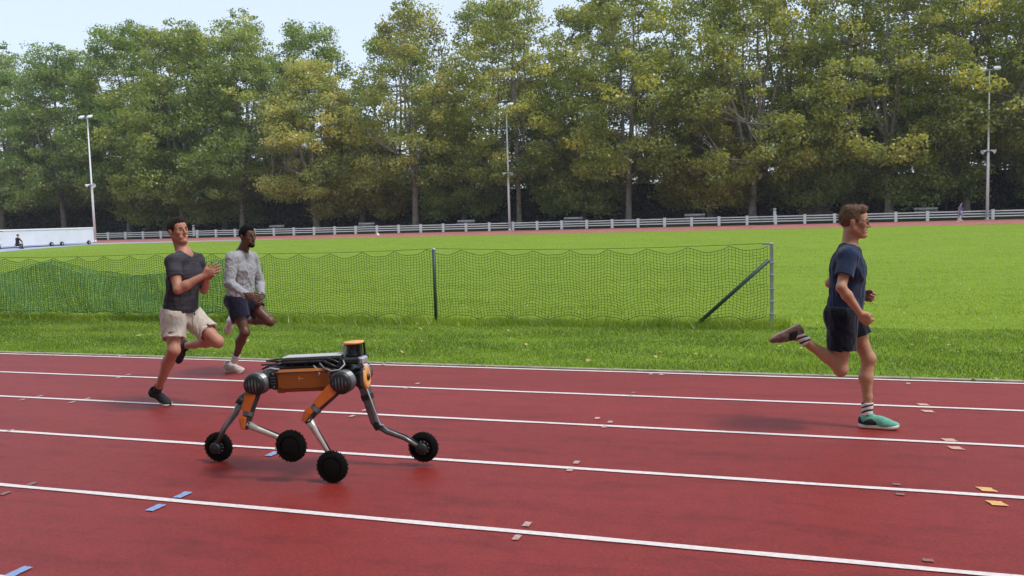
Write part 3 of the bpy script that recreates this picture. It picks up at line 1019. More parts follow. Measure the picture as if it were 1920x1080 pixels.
# ------------------------------------------------------------------ implicit surfaces for bodies and clothes
class Field:
    def __init__(self, lo, hi, h):
        self.lo = np.asarray(lo, float) - 3 * h
        self.h = h
        self.n = np.ceil((np.asarray(hi, float) + 3 * h - self.lo) / h).astype(int) + 1
        self.a = np.full(self.n, .5, np.float32)
        self.ax = [(self.lo[i] + h * np.arange(self.n[i])).astype(np.float32) for i in range(3)]

    def reg(self, lo, hi):
        s = []
        for i in range(3):
            a = int(np.clip(np.floor((lo[i] - self.lo[i]) / self.h), 0, self.n[i]))
            b = int(np.clip(np.ceil((hi[i] - self.lo[i]) / self.h) + 1, 0, self.n[i]))
            s.append(slice(a, max(a, b)))
        g = np.meshgrid(self.ax[0][s[0]], self.ax[1][s[1]], self.ax[2][s[2]], indexing='ij', sparse=True)
        return tuple(s), g

    def _op(self, fn, lo, hi, k, sub=False):
        s, g = self.reg(np.asarray(lo) - k - 2 * self.h, np.asarray(hi) + k + 2 * self.h)
        if min(x.stop - x.start for x in s) <= 0: return
        d = fn(*g)
        a = self.a[s]
        if sub:
            d = -d
            h = np.maximum(k - np.abs(a - d), 0) / max(k, 1e-6)
            self.a[s] = np.maximum(a, d) + h * h * k * .25
        else:
            h = np.maximum(k - np.abs(a - d), 0) / max(k, 1e-6)
            self.a[s] = np.minimum(a, d) - h * h * k * .25

    def cone(self, a, b, ra, rb, k=.02, sub=False, cap=None):
        """tapered capsule; cap=(point, normal, recess): cut beyond the plane, leaving a hollow hem."""
        a, b = np.asarray(a, float), np.asarray(b, float)
        m = max(ra, rb)
        f = cone_fn(a, b, ra, rb)
        if cap is not None:
            p, nv, wall, deep = cap
            f0 = f
            def f(X, Y, Z):
                d = f0(X, Y, Z)
                pl = (X - p[0]) * nv[0] + (Y - p[1]) * nv[1] + (Z - p[2]) * nv[2]
                o = np.maximum(d, pl)
                return np.maximum(o, -np.maximum(d + wall, -(pl + deep)))
        self._op(f, np.minimum(a, b) - m, np.maximum(a, b) + m, k, sub)

    def ell(self, c, fr, r, k=.02, sub=False):
        c = np.asarray(c, float); m = max(r)
        self._op(ell_fn(c, fr, r), c - m, c + m, k, sub)

    def sph(self, c, r, k=.02, sub=False):
        c = np.asarray(c, float)
        self._op(lambda X, Y, Z: np.sqrt((X - c[0]) ** 2 + (Y - c[1]) ** 2 + (Z - c[2]) ** 2) - r, c - r, c + r, k, sub)

    def cut(self, p, nv):
        X, Y, Z = np.meshgrid(*self.ax, indexing='ij', sparse=True)
        self.a = np.maximum(self.a, ((X - p[0]) * nv[0] + (Y - p[1]) * nv[1] + (Z - p[2]) * nv[2]).astype(np.float32))

    def apply(self, fn):
        X, Y, Z = np.meshgrid(*self.ax, indexing='ij', sparse=True)
        self.a = (self.a + fn(X, Y, Z)).astype(np.float32)

    def limit(self, fn):
        X, Y, Z = np.meshgrid(*self.ax, indexing='ij', sparse=True)
        self.a = np.maximum(self.a, fn(X, Y, Z)).astype(np.float32)

    def mesh(self, name, origin):
        V, F_ = surface_nets(self.a, self.lo, self.h)
        return np_mesh(name, V - np.asarray(origin), F_)


def cone_fn(a, b, ra, rb):
    ab = b - a
    L2 = float(ab @ ab) + 1e-12
    def f(X, Y, Z):
        px, py, pz = X - a[0], Y - a[1], Z - a[2]
        t = np.clip((px * ab[0] + py * ab[1] + pz * ab[2]) / L2, 0, 1)
        dx, dy, dz = px - t * ab[0], py - t * ab[1], pz - t * ab[2]
        return np.sqrt(dx * dx + dy * dy + dz * dz) - (ra + (rb - ra) * t)
    return f


def ell_fn(c, fr, r):
    fr = np.asarray(fr)
    def f(X, Y, Z):
        x, y, z = X - c[0], Y - c[1], Z - c[2]
        q = [(x * fr[i][0] + y * fr[i][1] + z * fr[i][2]) for i in range(3)]
        k0 = np.sqrt(sum((q[i] / r[i]) ** 2 for i in range(3)))
        k1 = np.sqrt(sum((q[i] / r[i] ** 2) ** 2 for i in range(3))) + 1e-9
        return k0 * (k0 - 1) / k1
    return f


def surface_nets(a, lo, h):
    s = a < 0
    nx, ny, nz = a.shape
    cnt = np.zeros((nx - 1, ny - 1, nz - 1), np.uint8)
    off = [(i, j, k) for i in (0, 1) for j in (0, 1) for k in (0, 1)]
    for i, j, k in off:
        cnt += s[i:nx - 1 + i, j:ny - 1 + j, k:nz - 1 + k]
    act = (cnt > 0) & (cnt < 8)
    idx = np.argwhere(act)
    cv = np.stack([a[idx[:, 0] + i, idx[:, 1] + j, idx[:, 2] + k] for i, j, k in off], 1)
    acc = np.zeros((len(idx), 3)); num = np.zeros(len(idx))
    for p in range(8):
        for q in range(p + 1, 8):
            if sum(abs(off[p][m] - off[q][m]) for m in range(3)) != 1: continue
            cr = (cv[:, p] < 0) != (cv[:, q] < 0)
            t = np.where(cr, cv[:, p] / np.where(cr, cv[:, p] - cv[:, q], 1), 0)
            pt = np.array(off[p]) + t[:, None] * (np.array(off[q]) - np.array(off[p]))
            acc += pt * cr[:, None]; num += cr
    V = (idx + acc / num[:, None]) * h + lo
    vid = np.full(act.shape, -1, np.int64)
    vid[act] = np.arange(len(idx))
    Fs = []
    for axis in range(3):
        sl0 = [slice(None)] * 3; sl1 = [slice(None)] * 3
        sl0[axis] = slice(0, -1); sl1[axis] = slice(1, None)
        e0, e1 = s[tuple(sl0)], s[tuple(sl1)]
        ed = np.argwhere(e0 != e1)
        o = [m for m in range(3) if m != axis]
        ok = np.all(ed > 0, axis=1) | ((ed[:, o[0]] > 0) & (ed[:, o[1]] > 0))
        ed = ed[ok]
        ed = ed[(ed[:, o[0]] < a.shape[o[0]] - 1) & (ed[:, o[1]] < a.shape[o[1]] - 1)]
        q = []
        for d0, d1 in ((1, 1), (0, 1), (0, 0), (1, 0)):
            c = ed.copy(); c[:, o[0]] -= d0; c[:, o[1]] -= d1
            q.append(vid[c[:, 0], c[:, 1], c[:, 2]])
        q = np.stack(q, 1)
        flip = e0[ed[:, 0], ed[:, 1], ed[:, 2]]
        if axis == 1: flip = ~flip
        q[~flip] = q[~flip][:, ::-1]
        Fs.append(q)
    F_ = np.concatenate(Fs)
    F_ = F_[(F_ >= 0).all(1)]
    return V, F_


def ripple(seed, freq, amp, stretch=(1, 1, 1)):
    """ridged folds: sharp crests, soft hollows; stretch < 1 along an axis draws the folds out along it."""
    rs = np.random.default_rng(seed)
    st = np.asarray(stretch)
    bands = []
    for o, w in ((1.0, 1.0), (1.9, .55)):
        D = rs.normal(size=(5, 3)); D /= np.linalg.norm(D, axis=1)[:, None]
        bands.append((D, freq * o * (.6 + .8 * rs.random(5)), rs.random(5) * 6.28, w))
    def f(X, Y, Z):
        X, Y, Z = X * st[0], Y * st[1], Z * st[2]
        w = .030 * np.sin(X * 14 + Z * 11 + seed) + .026 * np.sin(Y * 17 - Z * 9)
        r = 0
        for D, Fq, Ph, wt in bands:
            t = 0
            for i in range(5):
                t = t + np.sin(Fq[i] * (D[i, 0] * (X + w) + D[i, 1] * (Y - w) + D[i, 2] * (Z + w)) + Ph[i])
            t = np.abs(t / 2.2)
            r = r + wt * (np.minimum(t, 1.0) ** .8 - .55)
        return amp * r
    return f


def bbox(pts, pad):
    P = np.array(pts)
    return P.min(0) - pad, P.max(0) + pad


def hand_prims(Fd, wrist, d, n, side, curl, thumb=.6, s=1.0, spread=.0):
    """palm and five fingers. d: direction of the hand, n: palm normal (side the fingers curl to), side: +1/-1 picks the thumb's side."""
    d = nrm(d); n = nrm(n - d * np.dot(n, d)); l = np.cross(d, n) * side
    fr = np.array([d, l, n])
    Fd.ell(wrist + d * .05 * s, fr, (.055 * s, .041 * s, .0165 * s), .018)
    Fd.cone(wrist + d * .02 * s + l * .02 * s, wrist + d * .05 * s + l * .028 * s, .016 * s, .013 * s, .016)
    for k, (o, L) in enumerate(((.030, .070), (.0105, .079), (-.0095, .074), (-.028, .058))):
        p = wrist + (d * .088 - n * -.002) * s + l * o * s
        c = curl * (1 + .08 * k)
        ang = 0
        dd0 = nrm(d + l * o * (2.5 + 9 * spread))
        for m, (fl, r0, r1) in enumerate(((.46, .0098, .009), (.30, .009, .0083), (.24, .0083, .0075))):
            ang += c * (.85 if m == 0 else 1.0)
            dd = dd0 * cos(ang) + n * sin(ang)
            q = p + dd * L * fl * s
            Fd.cone(p, q, r0 * s, r1 * s, .004)
            p = q
    p = wrist + d * .028 * s + l * .032 * s + n * .006 * s
    a = nrm(d * .75 + l * (.85 * thumb + .1) + n * (.25 + .35 * curl))
    q = p + a * .042 * s
    Fd.cone(p, q, .0145 * s, .0115 * s, .012)
    a2 = nrm(a + d * .35 + n * .3 * curl - l * .25)
    Fd.cone(q, q + a2 * .034 * s, .0112 * s, .0088 * s, .004)


def head_frame(f, upv):
    f = nrm(f); s = nrm(np.cross(f, upv)); u = np.cross(s, f)
    return np.array([f, s, u])


def head_prims(F, c, fr, sc, smile=0.0, jaw=1.0):
    def P(f, s, u): return c + sc * (fr[0] * f + fr[1] * s + fr[2] * u)
    E = lambda f, s, u, r, k=.02, sub=False: F.ell(P(f, s, u), fr, tuple(x * sc for x in r), k, sub)
    E(-.018, 0, .030, (.094, .074, .086))
    E(.030, 0, -.030, (.058, .056, .082), .03)
    E(.044, 0, .040, (.046, .056, .050), .02)
    for s in (-1, 1):
        F.cone(P(-.006, s * .050, -.055), P(.062, s * .018, -.104), .021 * sc * jaw, .017 * sc, .03)
        F.sph(P(.060, s * .040, -.020), .020 * sc, .025)
        F.cone(P(.080, s * .012, .018), P(.066, s * .046, .014), .010 * sc, .009 * sc, .014)
        E(.097, s * .030, -.001, (.014, .017, .011), .012, True)
        E(.076, s * .030, -.001, (.0125, .0135, .0115), .004)
        E(-.010, s * .076, -.008, (.019, .008, .031), .006)
        F.cone(P(-.022, s * .080, .012), P(-.012, s * .080, -.036), .006 * sc, .005 * sc, .006)
        F.sph(P(.099, s * .011, -.037), .0085 * sc, .008)
        F.sph(P(.070, s * .028, -.066), .014 * sc, .02)
    F.sph(P(.079, 0, -.102), .0175 * sc, .02)
    F.cone(P(.086, 0, .016), P(.1110, 0, -.028), .0072 * sc, .0088 * sc, .010)
    F.cone(P(.1110, 0, -.028), P(.098, 0, -.039), .0085 * sc, .0065 * sc, .008)
    # mouth
    F.cone(P(.083, -.019, -.0605), P(.083, .019, -.0605), .0075 * sc, .0075 * sc, .008)
    F.cone(P(.082, -.016, -.0745), P(.082, .016, -.0745), .0080 * sc, .0080 * sc, .008)
    F.cone(P(.094, 0, -.0600), P(.093, 0, -.0605), .006 * sc, .006 * sc, .008)
    if smile:
        E(.090, 0, -.068, (.014, .023, .0045 + .006 * smile), .005, True)
        for s in (-1, 1): E(.078, s * .026, -.062, (.012, .007, .004), .006, True)
    else:
        E(.095, 0, -.0675, (.010, .022, .0018), .004, True)
    return P


def make_shoe(pre, root, org, heel, toe, ankle, m_up, m_sole, L=.285, tongue=None, accent=None):
    """running shoe: heel and toe are sole points; child 'sole' under 'shoe'."""
    d = nrm(toe - heel)
    u = ankle - heel; u = nrm(u - d * np.dot(u, d)); s = np.cross(d, u)
    k = L / .285
    def P(f, a, b): return heel + k * (d * f + s * a + u * b)
    fr = np.array([d, s, u])
    lo, hi = bbox([P(-.03, 0, 0), P(.31, 0, .02), ankle, P(0, .06, .12), P(.29, -.06, 0)], .05)
    F = Field(lo, hi, .0045)
    F.ell(P(.052, 0, .048), fr, (.050 * k, .035 * k, .052 * k), .02)
    F.cone(P(.055, 0, .05), P(.150, 0, .050), .036 * k, .036 * k, .03)
    F.ell(P(.205, 0, .030), fr, (.078 * k, .044 * k, .034 * k), .04)
    F.cone(P(.11, 0, .072), P(.20, 0, .050), .022 * k, .020 * k, .03)
    F.cone(P(.058, 0, .075), P(.064, 0, .098), .038 * k, .039 * k, .02)
    F.cut(P(0, 0, .012), -u)
    F.cone(P(.064, 0, .09), P(.068, 0, .14), .030 * k, .034 * k, .004, True)
    so = link('shoe', F.mesh('shoe', org), m_up, root)
    F2 = Field(lo, hi, .0045)
    def solef(X, Y, Z):
        x, y, z = X - heel[0], Y - heel[1], Z - heel[2]
        f = (x * d[0] + y * d[1] + z * d[2]) / k; a = (x * s[0] + y * s[1] + z * s[2]) / k; b = (x * u[0] + y * u[1] + z * u[2]) / k
        t = np.clip((f - .038) / (.232 - .038), 0, 1)
        r = .036 + .012 * t - .020 * (t * (1 - t))
        d2 = np.sqrt((f - .038 - t * .194) ** 2 + a * a) - r
        rise = .020 * np.clip((f - .20) / .085, 0, 1) ** 2 + .006 * np.clip((.03 - f) / .03, 0, 1) ** 2
        th = .030 - .008 * t
        e = np.abs(b - rise - th / 2) - th / 2
        q0, q1 = np.maximum(d2 + .006, 0), np.maximum(e + .006, 0)
        return (np.sqrt(q0 * q0 + q1 * q1) + np.minimum(np.maximum(d2 + .006, e + .006), 0) - .006) * k
    F2._op(solef, lo, hi, 0)
    link('sole', F2.mesh('sole', org), m_sole, so)
    # laces / side stripe as small raised cords
    q = MB()
    for i in range(4):
        f = .115 + .018 * i
        zt = .089 - .0075 * i
        q.tube([P(f, -.024, zt - .014), P(f + .004, 0, zt), P(f, .024, zt - .014)], .0028 * k, 5)
    o = MB.build(q, 'laces', accent or m_sole, so, org)
    return so


def person(name, label, J, skin, origin, b=1.0, head_sc=1.0, smile=0.0, fine=.0055):
    """J: joints in world metres. Returns the body object (skin) and helper frames."""
    pel = (J['hipR'] + J['hipL']) / 2
    sc = (J['shR'] + J['shL']) / 2
    upv = nrm(sc - pel); T = np.linalg.norm(sc - pel)
    sh = nrm(J['hipR'] - J['hipL']); sh = nrm(sh - upv * np.dot(sh, upv))
    ss = nrm(J['shR'] - J['shL']); ss = nrm(ss - upv * np.dot(ss, upv))
    fh = np.cross(upv, sh); fs = np.cross(upv, ss)
    mid = nrm(sh + ss); fm = np.cross(upv, mid)
    frH, frM, frS = np.array([fh, sh, upv]), np.array([fm, mid, upv]), np.array([fs, ss, upv])
    J.update(pel=pel, sc=sc, up=upv, T=T, frH=frH, frM=frM, frS=frS)
    pts = [v for k, v in J.items() if isinstance(v, np.ndarray) and v.shape == (3,) and k not in ('up', 'hf', 'hu', 'hdR', 'hdL', 'hnR', 'hnL')]
    pts = [p for p in pts] + [J['head'] + upv * .15, J['wrR'] + J['hdR'] * .2, J['wrL'] + J['hdL'] * .2]
    lo, hi = bbox(pts, .13)
    F = Field(lo, hi, fine)
    # torso
    F.ell(pel + upv * .03, frH, (.098 * b, .148 * b, .115), .04)
    F.ell(pel + upv * .40 * T, frM, (.088 * b, .128 * b, .16), .06)
    F.ell(pel + upv * .68 * T, frS, (.106 * b, .150 * b, .19), .06)
    F.cone(J['shR'] - ss * .02, J['shL'] + ss * .02, .058 * b, .058 * b, .05)
    for s in (-1, 1):
        F.ell(sc - upv * .10 + fs * .055 + ss * s * .07, frS, (.048, .068, .055), .04)
        F.ell(pel - fh * .055 + sh * s * .06 - upv * .02, frH, (.075 * b, .075 * b, .085), .04)
    F.ell(sc - upv * .07 - fs * .045, frS, (.075 * b, .135 * b, .11), .05)
    neck0 = sc + upv * .045 - fs * .01
    J['neck0'] = neck0
    hfr = head_frame(J['hf'], J['hu'])
    J['hfr'] = hfr
    hs = head_sc
    F.cone(neck0, J['head'] - hfr[0] * .020 * hs - hfr[2] * .06 * hs, .066 * b, .056, .03)
    for s in ('R', 'L'):
        F.cone(neck0 + upv * .02, J['sh' + s] + upv * .015, .040, .042, .05)
    head_prims(F, J['head'], hfr, hs, smile, 1.0)
    # limbs
    for s in ('R', 'L'):
        hp, kn, an = J['hip' + s], J['kn' + s], J['an' + s]
        dth = kn - hp
        F.cone(hp, hp + dth * .5, .088 * b, .072 * b, .04)
        F.cone(hp + dth * .5, kn, .072 * b, .050 * b, .03)
        sd = nrm(kn - an)
        fwd = nrm(np.cross(np.cross(hp - kn, an - kn), sd)) if np.linalg.norm(np.cross(hp - kn, an - kn)) > 1e-3 else fh
        if np.dot(fwd, nrm(hp - kn)) < 0: fwd = -fwd
        bk = fwd  # the calf lies on the inner side of the knee's bend
        F.sph(kn - bk * .012, .047 * b, .03)
        F.cone(kn, kn + (an - kn) * .36 + bk * .014, .047 * b, .053 * b, .03)
        F.cone(kn + (an - kn) * .36 + bk * .014, kn + (an - kn) * .72, .053 * b, .036 * b, .03)
        F.cone(kn + (an - kn) * .72, an, .036 * b, .033 * b, .02)
        shd, el, wr = J['sh' + s], J['el' + s], J['wr' + s]
        F.sph(shd, .058 * b, .04)
        F.cone(shd, shd + (el - shd) * .5, .052 * b, .046 * b, .03)
        F.cone(shd + (el - shd) * .5, el, .046 * b, .036 * b, .02)
        F.cone(el, el + (wr - el) * .3, .037 * b, .041 * b, .02)
        F.cone(el + (wr - el) * .3, wr, .041 * b, .025 * b, .02)
        hand_prims(F, wr, J['hd' + s], J['hn' + s], 1 if s == 'R' else -1, J.get('curl' + s, .5), J.get('th' + s, .6), J.get('hs', 1.0), J.get('spr' + s, 0))
    body = link(name, F.mesh(name, origin), skin, None, origin)
    tag(body, label, 'person')
    return body


def tee(root, org, J, m, b=1.0, sleeve=.62, loose=.014, hem=.03, long=False, seed=1, fine=.005, amp=.006, neck=.064, st=(1, 1, .5)):
    pel, sc, upv, T = J['pel'], J['sc'], J['up'], J['T']
    fh, sh = J['frH'][0], J['frH'][1]
    fs, ss = J['frS'][0], J['frS'][1]
    pts = [pel - upv * .08, sc + upv * .1, J['shR'], J['shL'], J['elR'], J['elL']] + ([J['wrR'], J['wrL']] if long else [])
    lo, hi = bbox(pts, .17)
    F = Field(lo, hi, fine)
    e = loose
    F.ell(pel + upv * .02, J['frH'], (.116 * b + e, .162 * b + e, .20), .05)
    F.ell(pel + upv * .40 * T, J['frM'], (.096 * b + e, .136 * b + e, .20), .08)
    F.ell(pel + upv * .68 * T, J['frS'], (.108 * b + e, .152 * b + e, .195 + e * .5), .07)
    F.cone(J['shR'] - ss * .02, J['shL'] + ss * .02, .058 * b + e, .058 * b + e, .05)
    for s in (-1, 1):
        F.ell(sc - upv * .10 + fs * .055 + ss * s * .07, J['frS'], (.05 + e, .07 + e, .06 + e), .04)
    F.ell(sc - upv * .07 - fs * .045, J['frS'], (.078 * b + e, .138 * b + e, .115 + e), .05)
    for s in ('R', 'L'):
        F.cone(J['neck0'] + upv * .022, J['sh' + s] + upv * .002, .044 + e * .8, .040 + e * .7, .05)
    F.cut(pel + upv * hem, -upv)
    F.apply(ripple(seed, 42, amp, st))
    for s in ('R', 'L'):
        shd, el, wr = J['sh' + s], J['el' + s], J['wr' + s]
        if long:
            F.cone(shd, el, .056 * b + e, .043 * b + e * .9, .03)
            cp = wr - nrm(wr - el) * .01
            F.cone(el, wr, .043 * b + e * .8, .031 * b + e * .4, .02, cap=(cp, nrm(wr - el), .008, .02))
        else:
            q = shd + (el - shd) * sleeve
            d = nrm(el - shd)
            F.cone(shd, q + d * .06, .054 * b + e * .8, .053 * b + e * 1.1, .025, cap=(q, d, .013, .03))
    if long:
        f2 = ripple(seed + 3, 55, amp * .5)
        F.apply(f2)
    # neck opening
    nd = nrm(upv * .9 + J['frS'][0] * .25)
    F.cone(J['neck0'] + nd * .012, J['neck0'] + nd * .2, neck, neck + .02, .006, True)
    return link('long_sleeved_top' if long else 't_shirt', F.mesh('shirt', org), m, root)


def shorts(root, org, J, m, b=1.0, lenR=.6, lenL=.6, loose=.018, flare=.012, seed=3, fine=.005, waist=.055, amp=.006):
    pel, upv = J['pel'], J['up']
    lo, hi = bbox([pel + upv * .15, pel - upv * .15, J['hipR'], J['hipL'], J['knR'], J['knL']], .17)
    F = Field(lo, hi, fine)
    e = loose
    F.ell(pel + upv * .02, J['frH'], (.104 * b + e * .35, .150 * b + e * .35, .17), .04)
    for s in (-1, 1):
        F.ell(pel - J['frH'][0] * .055 + J['frH'][1] * s * .06 - upv * .02, J['frH'], (.075 * b + e, .075 * b + e, .085 + e), .04)
    for s, ln in (('R', lenR), ('L', lenL)):
        hp, kn = J['hip' + s], J['kn' + s]
        d = nrm(kn - hp); L = np.linalg.norm(kn - hp)
        q = hp + d * L * ln
        rh = .088 * b + (.072 - .088) * b * min(1, ln * 2)
        F.cone(hp, q + d * .08, .090 * b + e, rh + e + flare, .035, cap=(q, d, .017, .035))
    F.cut(pel + upv * waist, upv)
    F.apply(ripple(seed, 36, amp, (1, 1, .45)))
    return link('shorts', F.mesh('shorts', org), m, root)


def sock(root, org, an, kn, h, r, m):
    d = nrm(kn - an)
    q = MB().lathe(an - d * .02, d, [(-.03, r), (0, r * 1.02), (h * .3, r * 1.0), (h * .6, r * 1.04), (h, r * 1.12), (h + .006, r * 1.08), (h + .004, r * .9)], 20)
    return q.build('sock', m, root, org)


def hair_piece(root, org, J, hs, m, style, seed=5):
    c, fr = J['head'], J['hfr']
    lo, hi = bbox([c + fr[2] * .17, c - fr[2] * .12, c + fr[0] * .13, c - fr[0] * .15], .09)
    F = Field(lo, hi, .0045)
    def P(f, s, u): return c + hs * (fr[0] * f + fr[1] * s + fr[2] * u)
    if style == 'quiff':
        F.ell(P(-.018, 0, .032), fr, (.100 * hs, .079 * hs, .090 * hs), .01)
        F.cone(P(-.06, 0, .100), P(.050, 0, .102), .026 * hs, .028 * hs, .03)
        F.cone(P(-.05, .034, .092), P(.05, .030, .094), .028 * hs, .028 * hs, .03)
        F.cone(P(-.05, -.034, .092), P(.05, -.030, .094), .028 * hs, .028 * hs, .03)
        F.cone(P(.050, .02, .105), P(.074, -.02, .102), .020 * hs, .018 * hs, .02)
    elif style == 'short':
        F.ell(P(-.016, 0, .034), fr, (.101 * hs, .079 * hs, .090 * hs), .01)
        F.cone(P(-.03, 0, .10), P(.052, 0, .092), .026 * hs, .026 * hs, .04)
    else:
        F.ell(P(-.015, 0, .035), fr, (.100 * hs, .079 * hs, .090 * hs), .01)
        F.cone(P(-.02, 0, .105), P(.058, 0, .088), .022 * hs, .022 * hs, .04)
    # hairline: forehead edge high, sideburn in front of the ear, nape
    def limit(X, Y, Z):
        x, y, z = (X - c[0]) / hs, (Y - c[1]) / hs, (Z - c[2]) / hs
        f = x * fr[0][0] + y * fr[0][1] + z * fr[0][2]
        u = x * fr[2][0] + y * fr[2][1] + z * fr[2][2]
        line = np.where(f > .015, -.025 + (f - .015) * 2.0, -.030 - .055 * np.clip(-(f + .012) / .03, 0, 1))
        line = np.where(f > .055, .058 + (f - .055) * .3, np.minimum(line, .058))
        ear = np.sqrt((f + .008) ** 2 + (u + .014) ** 2) - .027
        return np.maximum((line - u) * .7, -ear).astype(np.float32) * hs
    F.limit(limit)
    F.apply(ripple(seed, 170, .0028, (1, 1, 1)))
    V, F_ = surface_nets(F.a, F.lo, F.h)
    rs = np.random.default_rng(seed)
    # short tufts of strands breaking the outline
    ctr = c + fr[2] * .03 * hs - fr[0] * .016 * hs
    n = 1500 if style == 'quiff' else 1100
    pk = V[rs.integers(0, len(V), n)]
    nv = pk - ctr; nv /= np.linalg.norm(nv, axis=1)[:, None]
    L_ = (.013 if style == 'quiff' else .008 if style == 'short' else .005) * (.5 + rs.random(n))
    flow = -fr[0] * .5 + fr[2] * (.5 if style == 'quiff' else -.2)
    tip = pk + (nv * .55 + flow * .6 + rs.normal(0, .35, (n, 3))) * L_[:, None]
    sd = np.cross(nv, rs.normal(size=(n, 3))); sd /= np.linalg.norm(sd, axis=1)[:, None]
    bs = pk - nv * .002
    tv = np.stack([bs - sd * .0016, bs + sd * .0016, tip, tip + sd * .0004], 1).reshape(-1, 3)
    tf = np.arange(n * 4).reshape(n, 4)[:, [0, 1, 3, 2]] + len(V)
    return link('hair', np_mesh('hair', np.concatenate([V, tv]) - np.asarray(org), np.concatenate([F_, tf])), m, root)


def face_bits(root, org, J, hs, brow, lip, beard=None, teeth=None, glasses=None, iris=None, eye=True):
    c, fr = J['head'], J['hfr']
    def P(f, s, u): return c + hs * (fr[0] * f + fr[1] * s + fr[2] * u)
    for s in (-1, 1):
        q = MB().lathe(P(.0735, s * .030, -.001), fr[0], [(-.0005, .0105 * hs), (.006, .0098 * hs), (.0115, .0070 * hs), (.0148, .0032 * hs), (.0152, 0)], 16)
        e = q.build('eye', M['eyewhite'], root, org)
        q = MB().lathe(P(.0862, s * .030, -.001), fr[0], [(0, .0064 * hs), (.0024, .0052 * hs), (.0034, .002 * hs), (.0036, 0)], 14)
        q.build('iris', iris or M['iris'], e, org)
        q = MB().tube([P(.090, s * .012, .017), P(.092, s * .024, .0225), P(.083, s * .038, .0215), P(.071, s * .049, .016)], [.0034 * hs, .0048 * hs, .004 * hs, .002 * hs], 6)
        q.build('eyebrow', brow, root, org)
        q = MB().tube([P(.0835, s * .017, .003), P(.0895, s * .030, .0085), P(.0765, s * .044, .003)], [.0022 * hs, .0032 * hs, .002 * hs], 6)
        q.build('eyelid', lip[1], root, org)
    q = MB().tube([P(.0835, -.022, -.0630), P(.0935, -.006, -.0600), P(.0935, .006, -.0600), P(.0835, .022, -.0630)], [.0015 * hs, .0036 * hs, .0036 * hs, .0015 * hs], 7)
    q.tube([P(.0825, -.020, -.0725 - (.002 if teeth else 0)), P(.0905, 0, -.0755 - (.004 if teeth else 0)), P(.0825, .020, -.0725 - (.002 if teeth else 0))], [.0015 * hs, .0044 * hs, .0015 * hs], 7)
    q.build('lips', lip[0], root, org)
    if teeth:
        MB().box(P(.083, 0, -.0665), (.010 * hs, .034 * hs, .008 * hs), fr, bev=.003).build('teeth', M['teeth'], root, org)
    if beard:
        F = Field(*bbox([P(.1, 0, -.04), P(0, .07, -.13), P(0, -.07, -.02)], .03), .0045)
        for s in (-1, 1):
            F.cone(P(-.004, s * .0515, -.045), P(.064, s * .018, -.106), .0215 * hs, .0205 * hs, .02)
            F.cone(P(.088, s * .004, -.049), P(.078, s * .026, -.068), .0075 * hs, .008 * hs, .008)
            F.cone(P(.078, s * .026, -.068), P(.070, s * .022, -.098), .009 * hs, .012 * hs, .01)
        F.sph(P(.081, 0, -.105), .0205 * hs, .02)
        F.apply(ripple(9, 150, .003))
        link('beard', F.mesh('beard', org), beard, root)
    if glasses:
        q = MB()
        for s in (-1, 1):
            ring = [P(.104 - .012 * (abs(cos(a) * .024 + .03) / .05) , s * (.032 + .024 * cos(a)), -.002 + .019 * sin(a)) for a in np.linspace(0, 2 * pi, 17)]
            q.tube(ring, .0022 * hs, 6, cap=False)
            q.tube([P(.088, s * .056, .002), P(.03, s * .074, .004), P(-.012, s * .082, .004)], .002 * hs, 6)
        q.tube([P(.107, -.010, .004), P(.110, 0, .006), P(.107, .010, .004)], .002 * hs, 6)
        q.build('glasses', glasses, root, org)


def skin_mat(name, col, rough=.5):
    m = mat(name, col, rough, col2=tuple(min(1, c * 1.22) for c in col), vscale=14, bump=.12, bscale=160, sss=.06, spec=.4)
    return m


def cloth_mat(name, col, var=.12, stripe=None, rough=.9):
    m = mat(name, col, rough, var=var, vscale=7, bump=.25, bscale=420, spec=.15, sheen=.15)
    return creases(m)


def creases(m):
    n, l = m.node_tree.nodes, m.node_tree.links
    tc = [q for q in n if q.type == 'TEX_COORD'][0]
    bp = [q for q in n if q.type == 'BUMP'][0]
    mp = n.new('ShaderNodeMapping'); mp.inputs['Scale'].default_value = (1, 1, .55); mp.inputs['Rotation'].default_value = (.3, .5, 0)
    t = n.new('ShaderNodeTexNoise'); t.inputs['Scale'].default_value = 8; t.inputs['Detail'].default_value = 3; t.inputs['Distortion'].default_value = 1.2
    l.new(tc.outputs['Object'], mp.inputs[0]); l.new(mp.outputs[0], t.inputs['Vector'])
    sb = n.new('ShaderNodeMath'); sb.operation = 'SUBTRACT'; sb.inputs[1].default_value = .5; l.new(t.outputs['Fac'], sb.inputs[0])
    ab = n.new('ShaderNodeMath'); ab.operation = 'ABSOLUTE'; l.new(sb.outputs[0], ab.inputs[0])
    b2 = n.new('ShaderNodeBump'); b2.inputs['Strength'].default_value = .38; b2.inputs['Distance'].default_value = .05
    l.new(ab.outputs[0], b2.inputs['Height']); l.new(b2.outputs[0], bp.inputs['Normal'])
    return m


M['eyewhite'] = mat('eye_white', (.62, .58, .55), .25)
M['iris'] = mat('eye_iris', (.035, .022, .015), .2)
M['teeth'] = mat('teeth', (.75, .70, .62), .3)
M['lip_pale'] = mat('lip', (.42, .16, .13), .45)
M['lip_dark'] = mat('lip_deep', (.15, .055, .045), .45)

# ---- tall runner in navy (profile, planted on the far leg)
def A(x, y, Y): return at(x, y, Y)


